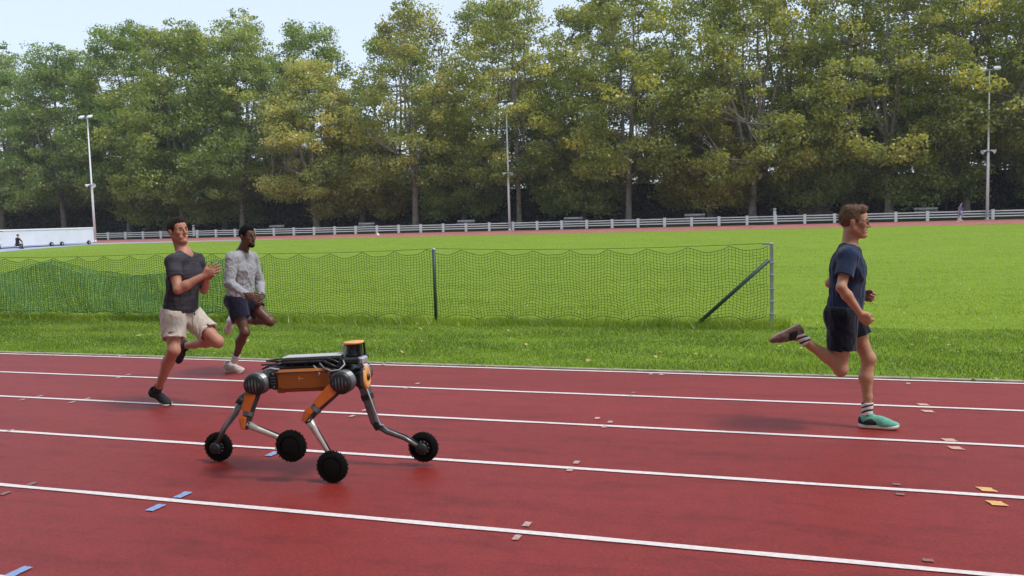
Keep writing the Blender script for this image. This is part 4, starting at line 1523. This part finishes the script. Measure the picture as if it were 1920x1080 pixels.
Rj = dict(hipR=A(1580, 588, 7.11), hipL=A(1588, 586, 7.29), knR=A(1577, 692, 7.10), anR=A(1499, 631, 7.06), knL=A(1628, 672, 7.28), anL=A(1626, 772, 7.24),
          shR=A(1590, 484, 7.03), shL=A(1597, 482, 7.38), elR=A(1577, 539, 6.90), wrR=A(1614, 589, 6.93), elL=A(1556, 531, 7.46), wrL=A(1616, 552, 7.34),
          head=A(1602, 416, 7.21), hf=np.array([1, -.06, -.04]), hu=np.array([.05, 0, 1.0]))
Rj['hdR'] = nrm(Rj['wrR'] - Rj['elR'] + np.array([.02, .02, .03])); Rj['hdL'] = nrm(Rj['wrL'] - Rj['elL'])
Rj['hnR'] = np.array([0, 1.0, 0]); Rj['hnL'] = np.array([0, -1.0, .2])
Rj['curlR'], Rj['curlL'], Rj['thR'], Rj['thL'] = 1.15, 1.2, .2, .2
toeL, heelL = A(1684, 803, 7.22), A(1609, 802, 7.24)
heelL[2] = .004; toeL[2] = .004
oR = np.array([heelL[0] + .1, 7.2, 0.0])
sk1 = skin_mat('skin_light', (.43, .225, .135))
navy = cloth_mat('navy_jersey', (.014, .026, .064))
ink = cloth_mat('navy_shorts_cloth', (.008, .010, .020))
pR = person('person', 'tall fair-haired runner in navy shirt and dark shorts, stretched in full stride at the front', Rj, sk1, oR, b=.93, head_sc=1.0, smile=1.0)
tee(pR, oR, Rj, navy, b=.93, sleeve=.66, loose=.020, hem=.035, seed=11, amp=.008)
shorts(pR, oR, Rj, ink, b=.93, lenR=.66, lenL=.52, loose=.026, flare=.014, seed=12)
hair1 = mat('fair_brown_hair', (.15, .098, .060), .7, var=.5, vscale=70, bump=.5, bscale=150, spec=.25)
hair_piece(pR, oR, Rj, 1.0, hair1, 'quiff')
face_bits(pR, oR, Rj, 1.0, hair1, (M['lip_pale'], sk1), teeth=True, glasses=mat('glasses_frame', (.08, .08, .09), .2, metal=.5))
stripe = bpy.data.materials.new('striped_sock_knit'); stripe.use_nodes = True
_n, _l = stripe.node_tree.nodes, stripe.node_tree.links
_tc = _n.new('ShaderNodeTexCoord'); _w = _n.new('ShaderNodeTexWave'); _w.bands_direction = 'Z'; _w.inputs['Scale'].default_value = 9.0; _w.inputs['Distortion'].default_value = 1.6; _w.inputs['Detail'].default_value = 1
_mp = _n.new('ShaderNodeMapping'); _mp.inputs['Rotation'].default_value = (.25, .35, 0)
_l.new(_tc.outputs['Object'], _mp.inputs[0]); _l.new(_mp.outputs[0], _w.inputs[0])
_r = _n.new('ShaderNodeValToRGB'); _r.color_ramp.elements[0].position = .28; _r.color_ramp.elements[0].color = (.03, .03, .04, 1); _r.color_ramp.elements[1].position = .42; _r.color_ramp.elements[1].color = (.74, .70, .68, 1)
_l.new(_w.outputs['Fac'], _r.inputs[0]); _l.new(_r.outputs[0], _n['Principled BSDF'].inputs['Base Color']); _n['Principled BSDF'].inputs['Roughness'].default_value = .9
sock(pR, oR, Rj['anR'], Rj['knR'], .085, .040, stripe)
sock(pR, oR, Rj['anL'], Rj['knL'], .085, .040, stripe)
M['mint'] = mat('mint_mesh', (.16, .50, .36), .7, col2=(.10, .36, .28), vscale=30, bump=.3, bscale=300)
M['shoe_black'] = mat('black_knit', (.012, .016, .02), .75, var=.3, vscale=40, bump=.3, bscale=300)
M['foam'] = mat('white_foam_sole', (.78, .72, .68), .6, var=.04, vscale=20)
M['pink_sole'] = mat('worn_pinkish_sole', (.46, .30, .25), .75, col2=(.22, .15, .12), vscale=26, bump=.4, bscale=120)
M['cream_shoe'] = mat('cream_knit', (.62, .56, .50), .75, var=.12, vscale=20, bump=.3, bscale=300)
sL = make_shoe('l', pR, oR, heelL, toeL, Rj['anL'], M['mint'], M['foam'], L=.30, accent=M['shoe_black'])
tag(sL, 'mint green running shoe flat on the track')
# dark heel counter of the planted shoe
_d = nrm(toeL - heelL); _u = np.array([0, 0, 1.0]); _s = np.cross(_d, _u)
F = Field(*bbox([heelL + _u * .12, heelL - _d * .03, heelL + _d * .15], .06), .0045)
F.ell(heelL + _d * .058 + _u * .052, np.array([_d, _s, _u]), (.060, .040, .056), .01)
F.cone(heelL + _d * .075 + _u * .05, heelL + _d * .125 + _u * .045, .039, .039, .03)
F.cut(heelL + _u * .028, -_u)
F.cone(heelL + _d * .067 + _u * .09, heelL + _d * .072 + _u * .15, .033, .036, .004, True)
link('heel_counter', F.mesh('heel_counter', oR), M['shoe_black'], sL)
M['dusty_pink'] = mat('dusty_pink_mesh', (.24, .16, .145), .75, col2=(.12, .075, .075), vscale=30, bump=.3, bscale=300)
hR_, tR_ = A(1500, 606, 7.06), A(1440, 634, 7.05)
sR = make_shoe('r', pR, oR, hR_, tR_, Rj['anR'], M['dusty_pink'], M['pink_sole'], L=.27, accent=M['shoe_black'])
tag(sR, 'dusty pink running shoe kicked up behind with its worn sole showing')
_d = nrm(tR_ - hR_); _u = Rj['anR'] - hR_; _u = nrm(_u - _d * (_u @ _d)); _s = np.cross(_d, _u)
F = Field(*bbox([hR_ + _u * .12, hR_ - _d * .03, hR_ + _d * .15], .06), .0045)
F.ell(hR_ + _d * .058 + _u * .052, np.array([_d, _s, _u]), (.058, .039, .056), .01)
F.cone(hR_ + _d * .075 + _u * .055, hR_ + _d * .12 + _u * .055, .038, .036, .03)
F.cut(hR_ + _u * .03, -_u)
F.cone(hR_ + _d * .067 + _u * .09, hR_ + _d * .072 + _u * .15, .033, .036, .004, True)
link('heel_counter', F.mesh('heel_counter', oR), M['shoe_black'], sR)

# ---- runner in charcoal shirt and beige shorts
Lj = dict(hipR=A(324, 588, 6.76), hipL=A(351, 586, 6.95), knR=A(326, 656, 6.66), anR=A(297, 727, 6.80), knL=A(408, 640, 6.96), anL=A(349, 648, 7.13),
          shR=A(324, 492, 6.66), shL=A(370, 489, 7.02), elR=A(334, 543, 6.57), wrR=A(383, 516, 6.70), elL=A(382, 543, 7.10), wrL=A(388, 520, 6.84),
          head=A(334, 433, 6.83), hf=np.array([.96, -.30, .10]), hu=np.array([-.14, 0, 1.0]))
Lj['hdR'] = nrm(A(407, 502, 6.74) - Lj['wrR']); Lj['hdL'] = nrm(A(409, 505, 6.79) - Lj['wrL'])
Lj['hnR'] = np.array([-.2, .95, .1]); Lj['hnL'] = np.array([-.2, -.95, .1])
Lj['curlR'], Lj['curlL'], Lj['thR'], Lj['thL'], Lj['sprR'], Lj['sprL'] = .16, .22, .7, .7, .6, .4
toeR, heelR = A(315, 756, 6.84), A(279, 741, 6.84)
toeR[2] = .006; heelR[2] = max(heelR[2], .035)
oL = np.array([toeR[0] - .1, 6.84, 0.0])
sk2 = skin_mat('skin_tan', (.40, .185, .125))
char = mat('charcoal_heather', (.030, .030, .038), .9, col2=(.075, .072, .085), vscale=9, bump=.25, bscale=420, spec=.15)
_mp = char.node_tree.nodes.new('ShaderNodeMapping'); _mp.inputs['Scale'].default_value = (.25, .25, 3.0)
_tc = [q_ for q_ in char.node_tree.nodes if q_.type == 'TEX_COORD'][0]; _tx = [q_ for q_ in char.node_tree.nodes if q_.type == 'TEX_NOISE' and abs(q_.inputs['Scale'].default_value - 9) < .1][0]
char.node_tree.links.new(_tc.outputs['Object'], _mp.inputs[0]); char.node_tree.links.new(_mp.outputs[0], _tx.inputs['Vector'])
creases(char)
beige = cloth_mat('beige_shorts_cloth', (.56, .50, .43), .08)
pL = person('person', 'runner in charcoal shirt and beige shorts, chin lifted and hands brought together', Lj, sk2, oL, b=1.04, head_sc=1.0)
tee(pL, oL, Lj, char, b=1.04, sleeve=.56, loose=.014, hem=.035, seed=21, amp=.007)
shorts(pL, oL, Lj, beige, b=1.04, lenR=.70, lenL=.68, loose=.022, flare=.006, seed=22, amp=.012)
hair2 = mat('dark_brown_hair', (.022, .014, .010), .75, var=.4, vscale=70, bump=.4, bscale=150, spec=.2)
hair_piece(pL, oL, Lj, 1.0, hair2, 'short', 6)
face_bits(pL, oL, Lj, 1.0, hair2, (M['lip_pale'], sk2))
M['dark_sock'] = cloth_mat('dark_sock_knit', (.02, .02, .024))
M['white_sock'] = cloth_mat('white_sock_knit', (.68, .66, .64))
sock(pL, oL, Lj['anR'], Lj['knR'], .03, .039, M['dark_sock'])
sock(pL, oL, Lj['anL'], Lj['knL'], .03, .039, M['dark_sock'])
make_shoe('r', pL, oL, heelR, toeR, Lj['anR'], M['shoe_black'], M['foam'], L=.275)
make_shoe('l', pL, oL, A(343, 634, 7.19), A(330, 690, 7.22), Lj['anL'], M['shoe_black'], M['shoe_black'], L=.275)
# knotted waist cord
fr = Lj['frH']
w0 = Lj['pel'] + Lj['up'] * .055 + fr[0] * .135
MB().tube([w0 + fr[1] * .02, w0 + fr[0] * .012, w0 - fr[1] * .03 + fr[0] * .01 - Lj['up'] * .03, w0 - fr[1] * .035 - Lj['up'] * .08 + fr[0] * .015], .005, 6).build('waist_cord', M['shoe_black'], pL, oL)

# ---- runner in grey long sleeves
Mj = dict(hipR=A(441, 562, 8.41), hipL=A(459, 560, 8.59), knR=A(459, 622, 8.37), anR=A(441, 672, 8.46), knL=A(506, 602, 8.60), anL=A(435, 602, 8.78),
          shR=A(435, 486, 8.32), shL=A(472, 484, 8.68), elR=A(430, 531, 8.24), wrR=A(464, 554, 8.22), elL=A(487, 531, 8.76), wrL=A(491, 556, 8.60),
          head=A(464, 443, 8.48), hf=np.array([.97, -.22, -.05]), hu=np.array([.06, 0, 1.0]))
Mj['hdR'] = nrm(A(486, 561, 8.22) - Mj['wrR']); Mj['hdL'] = nrm(A(489, 572, 8.52) - Mj['wrL'])
Mj['hnR'] = np.array([0, .9, -.4]); Mj['hnL'] = np.array([-.5, -.8, 0])
Mj['curlR'], Mj['curlL'], Mj['thR'], Mj['thL'] = .14, .55, .5, .4
toeM, heelM = A(463, 695, 8.55), A(423, 692, 8.58)
toeM[2] = .004; heelM[2] = max(.004, heelM[2])
oM = np.array([toeM[0] - .1, 8.55, 0.0])
sk3 = skin_mat('skin_dark_brown', (.105, .048, .032), .42)
grey = cloth_mat('pale_grey_jersey', (.33, .34, .36), .10)
nv2 = cloth_mat('dark_navy_cloth', (.010, .011, .028))
pM = person('person', 'bearded dark-haired runner in pale grey long sleeves and navy shorts behind the others', Mj, sk3, oM, b=1.0, head_sc=.98)
tee(pM, oM, Mj, grey, b=1.0, loose=.016, hem=.035, long=True, seed=31, amp=.011)
shorts(pM, oM, Mj, nv2, b=1.0, lenR=.60, lenL=.52, loose=.024, flare=.010, seed=32)
hair3 = mat('black_hair', (.005, .0045, .0045), .8, var=.3, vscale=90, bump=.4, bscale=160, spec=.15)
hair_piece(pM, oM, Mj, .98, hair3, 'crop', 7)
face_bits(pM, oM, Mj, .98, hair3, (M['lip_dark'], sk3), beard=hair3)
sock(pM, oM, Mj['anR'], Mj['knR'], .07, .041, M['white_sock'])
sock(pM, oM, Mj['anL'], Mj['knL'], .05, .041, M['white_sock'])
make_shoe('r', pM, oM, heelM, toeM, Mj['anR'], M['cream_shoe'], M['foam'], L=.28)
make_shoe('l', pM, oM, A(436, 586, 8.86), A(426, 624, 8.88), Mj['anL'], M['cream_shoe'], M['pink_sole'], L=.28)

# ---- far jogger in blue (small in the picture)
fx = np.array([13.6, 89.9, 0.0])
def Q(x, y, z): return fx + np.array([x, y, z])
Bj = dict(hipR=Q(.02, -.09, .90), hipL=Q(0, .09, .90), knR=Q(.24, -.1, .56), anR=Q(.05, -.1, .20), knL=Q(-.03, .1, .48), anL=Q(-.22, .1, .10),
          shR=Q(.06, -.18, 1.42), shL=Q(.06, .18, 1.42), elR=Q(-.16, -.24, 1.25), wrR=Q(-.02, -.22, 1.04), elL=Q(.0, .26, 1.17), wrL=Q(.22, .18, 1.22),
          head=Q(.10, 0, 1.68), hf=np.array([1, -.2, 0]), hu=np.array([.03, 0, 1.0]))
Bj['hdR'] = nrm(Bj['wrR'] - Bj['elR']); Bj['hdL'] = nrm(Bj['wrL'] - Bj['elL']); Bj['hnR'] = np.array([0, 1.0, 0]); Bj['hnL'] = np.array([0, -1.0, 0])
Bj['curlR'] = Bj['curlL'] = 1.1
pB = person('person', 'far jogger in blue clothes running along the opposite straight', Bj, sk1, fx, b=.95, fine=.010)
blue = cloth_mat('blue_jersey', (.10, .14, .36))
lilac = cloth_mat('pale_blue_shorts', (.20, .24, .46))
tee(pB, fx, Bj, blue, b=.95, sleeve=.8, seed=41, fine=.012)
shorts(pB, fx, Bj, lilac, b=.95, lenR=.85, lenL=.85, loose=.03, seed=42, fine=.012)
hair_piece(pB, fx, Bj, 1.0, hair3, 'short', 8)
for an, kn, hl, te in ((Bj['anR'], Bj['knR'], Q(-.02, -.1, .13), Q(.22, -.1, .09)), (Bj['anL'], Bj['knL'], Q(-.27, .1, .03), Q(0, .1, .004))):
    make_shoe('x', pB, fx, hl, te, an, M['cream_shoe'], M['foam'])

# ---- person in black sitting before the mat cover
sx = gnd(33, 467)
def S(x, y, z): return np.array([sx[0] + x, sx[1] + y, z])
Sj = dict(hipR=S(-.10, .0, .42), hipL=S(.08, .0, .42), knR=S(-.12, .42, .44), anR=S(-.12, .36, .08), knL=S(.12, .42, .44), anL=S(.12, .38, .08),
          shR=S(-.16, .06, .92), shL=S(.18, .06, .92), elR=S(-.24, .26, .70), wrR=S(-.14, .42, .55), elL=S(.25, .26, .70), wrL=S(.14, .42, .55),
          head=S(.02, .12, 1.20), hf=np.array([.5, .8, -.05]), hu=np.array([0, 0, 1.0]))
Sj['hdR'] = nrm(Sj['wrR'] - Sj['elR']); Sj['hdL'] = nrm(Sj['wrL'] - Sj['elL']); Sj['hnR'] = np.array([0, 0, -1.0]); Sj['hnL'] = np.array([0, 0, -1.0])
# facing +y: the right-hand side is +x
for k_ in ('hip', 'kn', 'an', 'sh', 'el', 'wr', 'hd'):
    Sj[k_ + 'R'], Sj[k_ + 'L'] = Sj[k_ + 'L'], Sj[k_ + 'R']
oS = np.array([sx[0], sx[1] + .1, 0])
pS = person('person', 'person in black clothes sitting in front of the white mat cover', Sj, sk1, oS, b=1.0, fine=.010)
blackc = cloth_mat('black_cotton', (.012, .012, .014))
tee(pS, oS, Sj, blackc, long=True, seed=51, fine=.012)
tr_ = shorts(pS, oS, Sj, blackc, lenR=1.0, lenL=1.0, loose=.016, flare=0, seed=52, fine=.012)
tr_.name = 'trousers'
for s in ('R', 'L'):
    MB().tube([Sj['kn' + s], Sj['an' + s]], [.075, .06], 12).build('trouser_leg', blackc, tr_, oS)
    make_shoe('x', pS, oS, Sj['an' + s] + np.array([0, -.06, -.078]), Sj['an' + s] + np.array([0, .22, -.078]), Sj['an' + s], M['shoe_black'], M['shoe_black'])
hair_piece(pS, oS, Sj, 1.0, hair3, 'short', 9)
st = empty('stool', (sx[0], sx[1] - .02, 0), 'low folding stool under the person in black', 'stool')
put(MB().box((sx[0] - .01, sx[1] - .03, .29), (.40, .34, .04), bev=.01), 'seat', M['black'], st)
for a in (-1, 1):
    for b_ in (-1, 1):
        put(MB().tube([(sx[0] - .01 + a * .17, sx[1] - .03 + b_ * .14, 0), (sx[0] - .01 + a * .17, sx[1] - .03 + b_ * .14, .28)], .014, 6), 'leg', M['galv'], st)
# ------------------------------------------------------------------ wheeled four-legged robot
M['orange'] = mat('orange_shell', (.42, .125, .010), .38, col2=(.32, .080, .008), vscale=3, bump=.05, bscale=80, spec=.5)
M['orange_leg'] = mat('orange_leg_cover', (.42, .085, .010), .38, var=.15, vscale=8)
M['grey_alu'] = mat('grey_aluminium', (.17, .17, .175), .34, var=.3, vscale=20, metal=.7)
M['pale_alu'] = mat('pale_aluminium_tube', (.52, .49, .45), .38, var=.12, vscale=25, metal=.45)
M['dark_alu'] = mat('dark_housing', (.026, .027, .031), .42, var=.25, vscale=15, metal=.3)
M['silver'] = mat('silver_sheet', (.55, .56, .60), .32, metal=.6)
M['peach'] = mat('orange_cap', (.80, .38, .11), .45, var=.08)
M['cable'] = mat('grey_cable', (.36, .36, .37), .5)

yaw_r = .135
ex = np.array([cos(yaw_r), sin(yaw_r), 0]); ey = np.array([-sin(yaw_r), cos(yaw_r), 0]); ez = np.array([0, 0, 1.0])
pit = .045                                  # nose slightly up
ex = nrm(ex * cos(pit) + ez * sin(pit)); ez = np.cross(ex, ey)
AX = np.array([ex, ey, ez])
C0 = at(570, 712, 5.09) + ey * .15           # middle of the shell
rb = empty('legged_robot', (C0[0], C0[1], 0), 'orange and black four-legged robot rolling on wheels in the middle lane', 'robot')
def W(x, y, z): return C0 + ex * x + ey * y + ez * z


def prism(q, pts, sec, oo, r=.3):
    """rounded-rectangle sections (width along n, depth along oo) swept through pts."""
    pts = [np.asarray(p, float) for p in pts]
    V = []
    for i, p in enumerate(pts):
        d = nrm(pts[min(i + 1, len(pts) - 1)] - pts[max(0, i - 1)])
        n_ = nrm(np.cross(d, oo)); w, h = sec[i][0] / 2, sec[i][1] / 2
        c = r * min(w, h) * 2
        for a, b_ in ((-w, -h + c), (-w + c * .3, -h + c * .3), (-w + c, -h), (w - c, -h), (w - c * .3, -h + c * .3), (w, -h + c), (w, h - c), (w - c * .3, h - c * .3), (w - c, h), (-w + c, h), (-w + c * .3, h - c * .3), (-w, h - c)):
            V.append(p + n_ * a + oo * b_)
    m = 12
    F_ = [tuple(reversed(range(m)))] + [(i * m + k, i * m + (k + 1) % m, i * m + m + (k + 1) % m, i * m + m + k) for i in range(len(pts) - 1) for k in range(m)] + [tuple((len(pts) - 1) * m + k for k in range(m))]
    return q.add(V, F_)


def rput(q, name, m, parent=None):
    return q.build(name, m, parent or rb, local(rb))


q = MB().box(W(0, 0, -.002), (.60, .20, .115), AX, bev=.02)
rput(q, 'chassis', M['dark_alu'])
for s in (-1, 1):
    sp = rput(MB().box(W(-.005, s * .128, -.003), (.385, .045, .150), AX, bev=.016), 'side_panel', M['orange'])
    q = MB().box(W(-.005, s * .1515, .052), (.36, .003, .004), AX).box(W(-.005, s * .1515, -.058), (.36, .003, .004), AX)
    for x in (-.175, .165):
        for z in (-.05, .045):
            q.lathe(W(x, s * .150, z), ey * s, [(0, .006), (.003, .005), (.003, 0)], 10)
    rput(q, 'panel_trim', M['dark_alu'], sp)
    q = MB().box(W(-.035, s * .1512, .008), (.004, .003, .030), AX).box(W(-.02, s * .1512, .008), (.028, .003, .004), AX)
    rput(q, 'panel_mark', M['peach'], sp)
q = MB().box(W(0, 0, -.080), (.44, .21, .02), AX, bev=.008)
for x in (-.19, .19): q.box(W(x, 0, -.078), (.06, .23, .03), AX, bev=.008)
rput(q, 'belly_plate', M['orange_leg'])
q = MB().box(W(0, 0, .077), (.56, .20, .022), AX, bev=.008)
for x in (-.2, -.1, 0, .1): q.box(W(x, 0, .088), (.03, .18, .02), AX)
rput(q, 'top_deck', M['dark_alu'])
pk = rput(MB().box(W(.035, -.0, .118), (.43, .20, .046), AX, bev=.010), 'computer_pack', M['black'])
rput(MB().box(W(.035, -.03, .1445), (.42, .12, .008), AX, bev=.003), 'pack_lid', mat('pale_lid', (.62, .63, .62), .25), pk)
rput(MB().box(W(.03, -.102, .117), (.38, .006, .006), AX), 'pack_rim', M['grey_alu'], pk)
for k, (a, b_) in enumerate((((-.17, -.07, .118), (-.30, -.07, .128)), ((-.17, .05, .122), (-.34, .06, .112)), ((-.18, -.03, .098), (-.35, -.05, .098)))):
    rput(MB().tube([W(*a), W(*b_)], .0055, 7), 'antenna_rod', M['black'])
rput(MB().tube([W(-.18, -.08, .10), W(-.27, -.085, .10), W(-.34, -.06, .07), W(-.36, 0, .06), W(-.34, .06, .07), W(-.27, .085, .10), W(-.18, .08, .10)], .006, 8), 'rear_handle', M['dark_alu'])
q = MB()
for k in range(9):
    q.box(W(-.12 + k * .035, -.1015, .127), (.020, .004, .004), AX)
rput(q, 'pack_vents', M['steel_dark'], pk)
q = MB()
for x in (-.16, .23):
    for y in (-.09, .09):
        q.lathe(W(x, y, .141), ez, [(0, .007), (.004, .006), (.004, 0)], 10)
rput(q, 'pack_bolts', M['grey_alu'], pk)
for x in (-.225, .205):
    for s in (-1, 1):
        b_ = rput(MB().box(W(x, s * .118, .0), (.055, .05, .13), AX, bev=.012), 'motor_bracket', M['dark_alu'])
        q = MB()
        for z in (-.045, .045):
            q.lathe(W(x, s * .144, z), ey * s, [(0, .008), (.004, .007), (.004, 0)], 10)
        for z in (-.02, 0, .02):
            q.box(W(x, s * .144, z), (.040, .004, .007), AX)
        rput(q, 'bracket_fins', M['grey_alu'], b_)
# lidar tower
LX = .315
lid = rput(MB().lathe(W(LX, 0, .125), ez, [(0, .0), (0, .058), (.012, .060), (.016, .055), (.072, .055), (.076, .060), (.084, .060), (.084, 0)], 32), 'lidar', M['black'])
rput(MB().lathe(W(LX, 0, .210), ez, [(0, 0), (0, .068), (.006, .071), (.013, .069), (.015, .055), (.016, 0)], 36), 'cap', M['peach'], lid)
for x, y in ((-.056, -.045), (-.056, .045), (.056, -.045), (.056, .045)):
    rput(MB().box(W(LX + x, y, .162), (.014, .014, .100), AX, bev=.003), 'cage_post', M['silver'] if (x < 0 and y < 0) else M['black'], lid)
q = MB().box(W(LX - .01, 0, .103), (.15, .19, .045), AX, bev=.012)
rput(q, 'sensor_base', M['dark_alu'])
q = MB().box(W(LX + .058, -.035, .100), (.065, .10, .050), AX, bev=.012)
rput(q, 'sensor_bracket', M['silver'])
# cables over the shoulder
for pts, r, m in (([(.10, -.10, .10), (.15, -.15, .075), (.21, -.175, .055), (.265, -.165, .060), (.29, -.13, .09), (.27, -.10, .11)], .0055, 'cable'),
                  ([(.12, -.09, .115), (.17, -.15, .11), (.22, -.165, .09), (.25, -.14, .07), (.23, -.11, .075)], .009, 'black'),
                  ([(.14, -.08, .12), (.19, -.135, .13), (.24, -.14, .11), (.27, -.11, .09)], .007, 'black'),
                  ([(.06, -.11, .085), (.10, -.14, .06), (.115, -.15, .04), (.10, -.15, .02)], .006, 'cable'),
                  ([(-.19, -.11, .07), (-.24, -.14, .085), (-.28, -.13, .075), (-.31, -.10, .06)], .007, 'cable')):
    rput(MB().tube([W(*p) for p in pts], r, 7), 'cable', M[m])
# nose with the orange sensor face
fr_ = np.array([ey, ez, ex])
nose = rput(MB().box(W(.355, 0, -.025), (.06, .16, .14), AX, bev=.025), 'nose', M['dark_alu'])
q = MB().lathe(W(.382, 0, -.025), ex, [(0, .078), (.010, .076), (.016, .062), (.018, .040), (.012, .030), (.012, 0)], 32)
# squeeze the plate into an upright oval
for i_, v in enumerate(q.v):
    d_ = np.asarray(v) - W(.382, 0, -.025)
    q.v[i_] = tuple(W(.382, 0, -.025) + ex * (d_ @ ex) + ey * (d_ @ ey) * .80 + ez * (d_ @ ez) * 1.05)
rput(q, 'face_plate', M['peach'], nose)
rput(MB().lathe(W(.394, 0, -.025), ex, [(0, .022), (.010, .022), (.014, .014), (.014, 0)], 20), 'camera_lens', M['black'], nose)
rput(MB().box(W(.387, 0, .036), (.016, .09, .030), AX, bev=.006), 'brow_plate', M['silver'], nose)


def fins(q, c, axis, L, r, n, ro):
    q.lathe(c, axis, [(0, 0), (0, r * .72), (L * .08, r)] + [(L * (.12 + .76 * i / (n * 2)), r if i % 2 else ro) for i in range(n * 2 + 1)] + [(L * .92, r), (L, r * .78), (L, 0)], 30, smooth=False)
    return q


def wheel(c, axis, parent):
    axis = nrm(axis); d, s, t = _frame(axis)
    w = rput(MB().lathe(c - axis * .022, axis, [(0, .070), (.002, .090), (.008, .1005), (.022, .1035), (.036, .1005), (.042, .090), (.044, .070)], 44), 'wheel', M['rubber'], parent)
    q = MB()
    for k in range(44):
        a = 2 * pi * k / 44
        e = cos(a) * s + sin(a) * t; tn = -sin(a) * s + cos(a) * t
        for off in ((-.010, .010) if k % 2 else (0,)):
            q.box(c + e * .1035 + axis * off, (.007, .008, .016), np.array([e, tn, axis]))
    rput(q, 'tread', M['rubber'], w)
    q = MB().lathe(c - axis * .017, axis, [(0, 0), (0, .030), (-.004, .034), (-.004, .052), (.004, .056), (.006, .072), (.032, .074), (.037, .060), (.040, .040), (.041, 0)], 36)
    rput(q, 'hub', M['rubber'], w)
    q = MB()
    for k in range(10):
        a = 2 * pi * k / 10
        q.lathe(c + (cos(a) * s + sin(a) * t) * .043 - axis * .019, -axis, [(0, .0055), (.006, .0055), (.006, 0)], 8)
    rput(q, 'hub_bolts', M['grey_alu'], w)
    return w


def leg(hipx, side, hip_dz, knee, axle, near, orange=True):
    """hip housing on the body, drum, thigh, knee, shank, wheel."""
    h = W(hipx, side * .145, hip_dz)
    o = ey * side
    q = MB().lathe(W(hipx - .075 * (1 if hipx > 0 else -1), side * .08, hip_dz), ex * (1 if hipx > 0 else -1), [(-.05, 0), (-.05, .045), (-.04, .055), (.05, .055), (.06, .062), (.10, .062), (.11, .05), (.11, 0)], 26)
    rput(q, 'hip_motor', M['dark_alu'])
    d_ = fins(MB(), h - o * .035, o, .100, .078, 4, .072)
    dr = rput(d_, 'hip_drum', M['grey_alu'])
    rput(MB().lathe(h + o * .062, o, [(0, .077), (.012, .072), (.022, .055), (.027, .030), (.028, 0)], 30), 'drum_cover', M['dark_alu'], dr)
    q = MB()
    for k in range(-2, 3):
        w_ = sqrt(max(.0, .066 ** 2 - (k * .022) ** 2))
        q.tube([h + o * (.0665 + .027 * (1 - (k * .022 / .077) ** 2) * (1 - (t_ / 1.02) ** 2)) + ex * k * .022 + ez * w_ * t_ for t_ in (-1, -.6, 0, .6, 1)], .0045, 6)
    rput(q, 'drum_ribs', M['grey_alu'], dr)
    kn = np.asarray(knee, float); ax = np.asarray(axle, float)
    a = h + o * .02
    dth = nrm(kn - a); L = np.linalg.norm(kn - a)
    n_ = nrm(np.cross(dth, o)); oo = np.cross(n_, dth)
    fr = np.array([n_, oo, dth])
    mo = M['orange_leg'] if orange else M['grey_alu']
    bk = -n_ if (n_ @ (ax - kn)) > 0 else n_        # outer side of the knee
    e_ = kn + dth * .012 + bk * .006
    P_ = [a + dth * .01, a + dth * L * .35 + bk * .004, a + dth * L * .7 + bk * .010, kn - dth * .03 + bk * .010, e_ + dth * .022]
    th = rput(prism(MB(), P_, [(.088, .060), (.078, .056), (.064, .050), (.062, .048), (.034, .036)], oo), 'thigh', M['dark_alu'] if orange else M['grey_alu'])
    if orange:
        rput(prism(MB(), [p_ + oo * .026 + bk * .012 for p_ in P_[:3]], [(.082, .018), (.076, .020), (.058, .018)], oo), 'thigh_cover', mo, th)
        rput(prism(MB(), [P_[2] + dth * .035 + oo * .022 + bk * .018, P_[3] + oo * .022 + bk * .020, P_[4] + oo * .016 + bk * .008], [(.048, .030), (.052, .034), (.030, .026)], oo), 'knee_cover', mo, th)
        rput(prism(MB(), [a + dth * L * .70 + bk * .010, a + dth * L * .80 + bk * .010], [(.072, .066), (.070, .062)], oo), 'thigh_band', M['grey_alu'], th)
    else:
        rput(prism(MB(), [a + dth * L * .40 + bk * .006, a + dth * L * .50 + bk * .007], [(.086, .066), (.082, .064)], oo), 'thigh_band', M['black'], th)
        rput(MB().tube([a + dth * L * .2 - oo * .03 - bk * .02, a + dth * L * .6 - oo * .034 - bk * .026, kn - oo * .03 - bk * .03, kn - oo * .02 - bk * .05 + dth * .01], .006, 7), 'cable', M['cable'], th)
    kj = rput(MB().lathe(kn - oo * .038, oo, [(.010, 0), (.010, .020), (.014, .025), (.058, .025), (.062, .020), (.062, 0)], 22), 'knee', M['dark_alu'])
    b0 = kn + oo * .0
    dsh = nrm(ax - b0); Ls = np.linalg.norm(ax - b0)
    bow = nrm(np.cross(dsh, oo))
    if bow[2] < 0: bow = -bow
    ax_in = ax - o * .045
    pts = [b0, b0 + (ax_in - b0) * .25 - bow * (.001 if near else .008), b0 + (ax_in - b0) * .6 + bow * (.002 if near else .010), ax_in]
    rput(MB().tube(pts, [.028, .0215, .017, .0155], 14), 'shank', M['pale_alu'] if near else M['grey_alu'])
    rput(MB().tube([p + bow * .020 + oo * .004 for p in pts], [.004, .005, .005, .004], 7), 'shank_cable', M['black'])
    mt = rput(MB().lathe(ax_in - o * .02, o, [(0, 0), (0, .034), (.005, .040), (.034, .040), (.036, .03), (.036, 0)], 24), 'wheel_motor', M['dark_alu'])
    wheel(ax, o, mt)


yn = lambda X: 4.99 + (X + 2.94) * .10
wFN = at(623, 869, 5.0); wFN[2] = .108
wFF = at(794, 838, 5.52); wFF[2] = max(wFF[2], .118)
wRN = at(546, 836, 4.95)
wRF = at(410, 838, 5.27); wRF[2] = .110
leg(.280, -1, -.022, at(579, 786, 4.97), wFN, True)
leg(.280, 1, -.022, at(708, 797, 5.45), wFF, False, False)
leg(-.335, -1, -.012, at(464, 796, 4.93), wRN, True)
leg(-.335, 1, -.012, at(452, 752, 5.30), wRF, False, False)
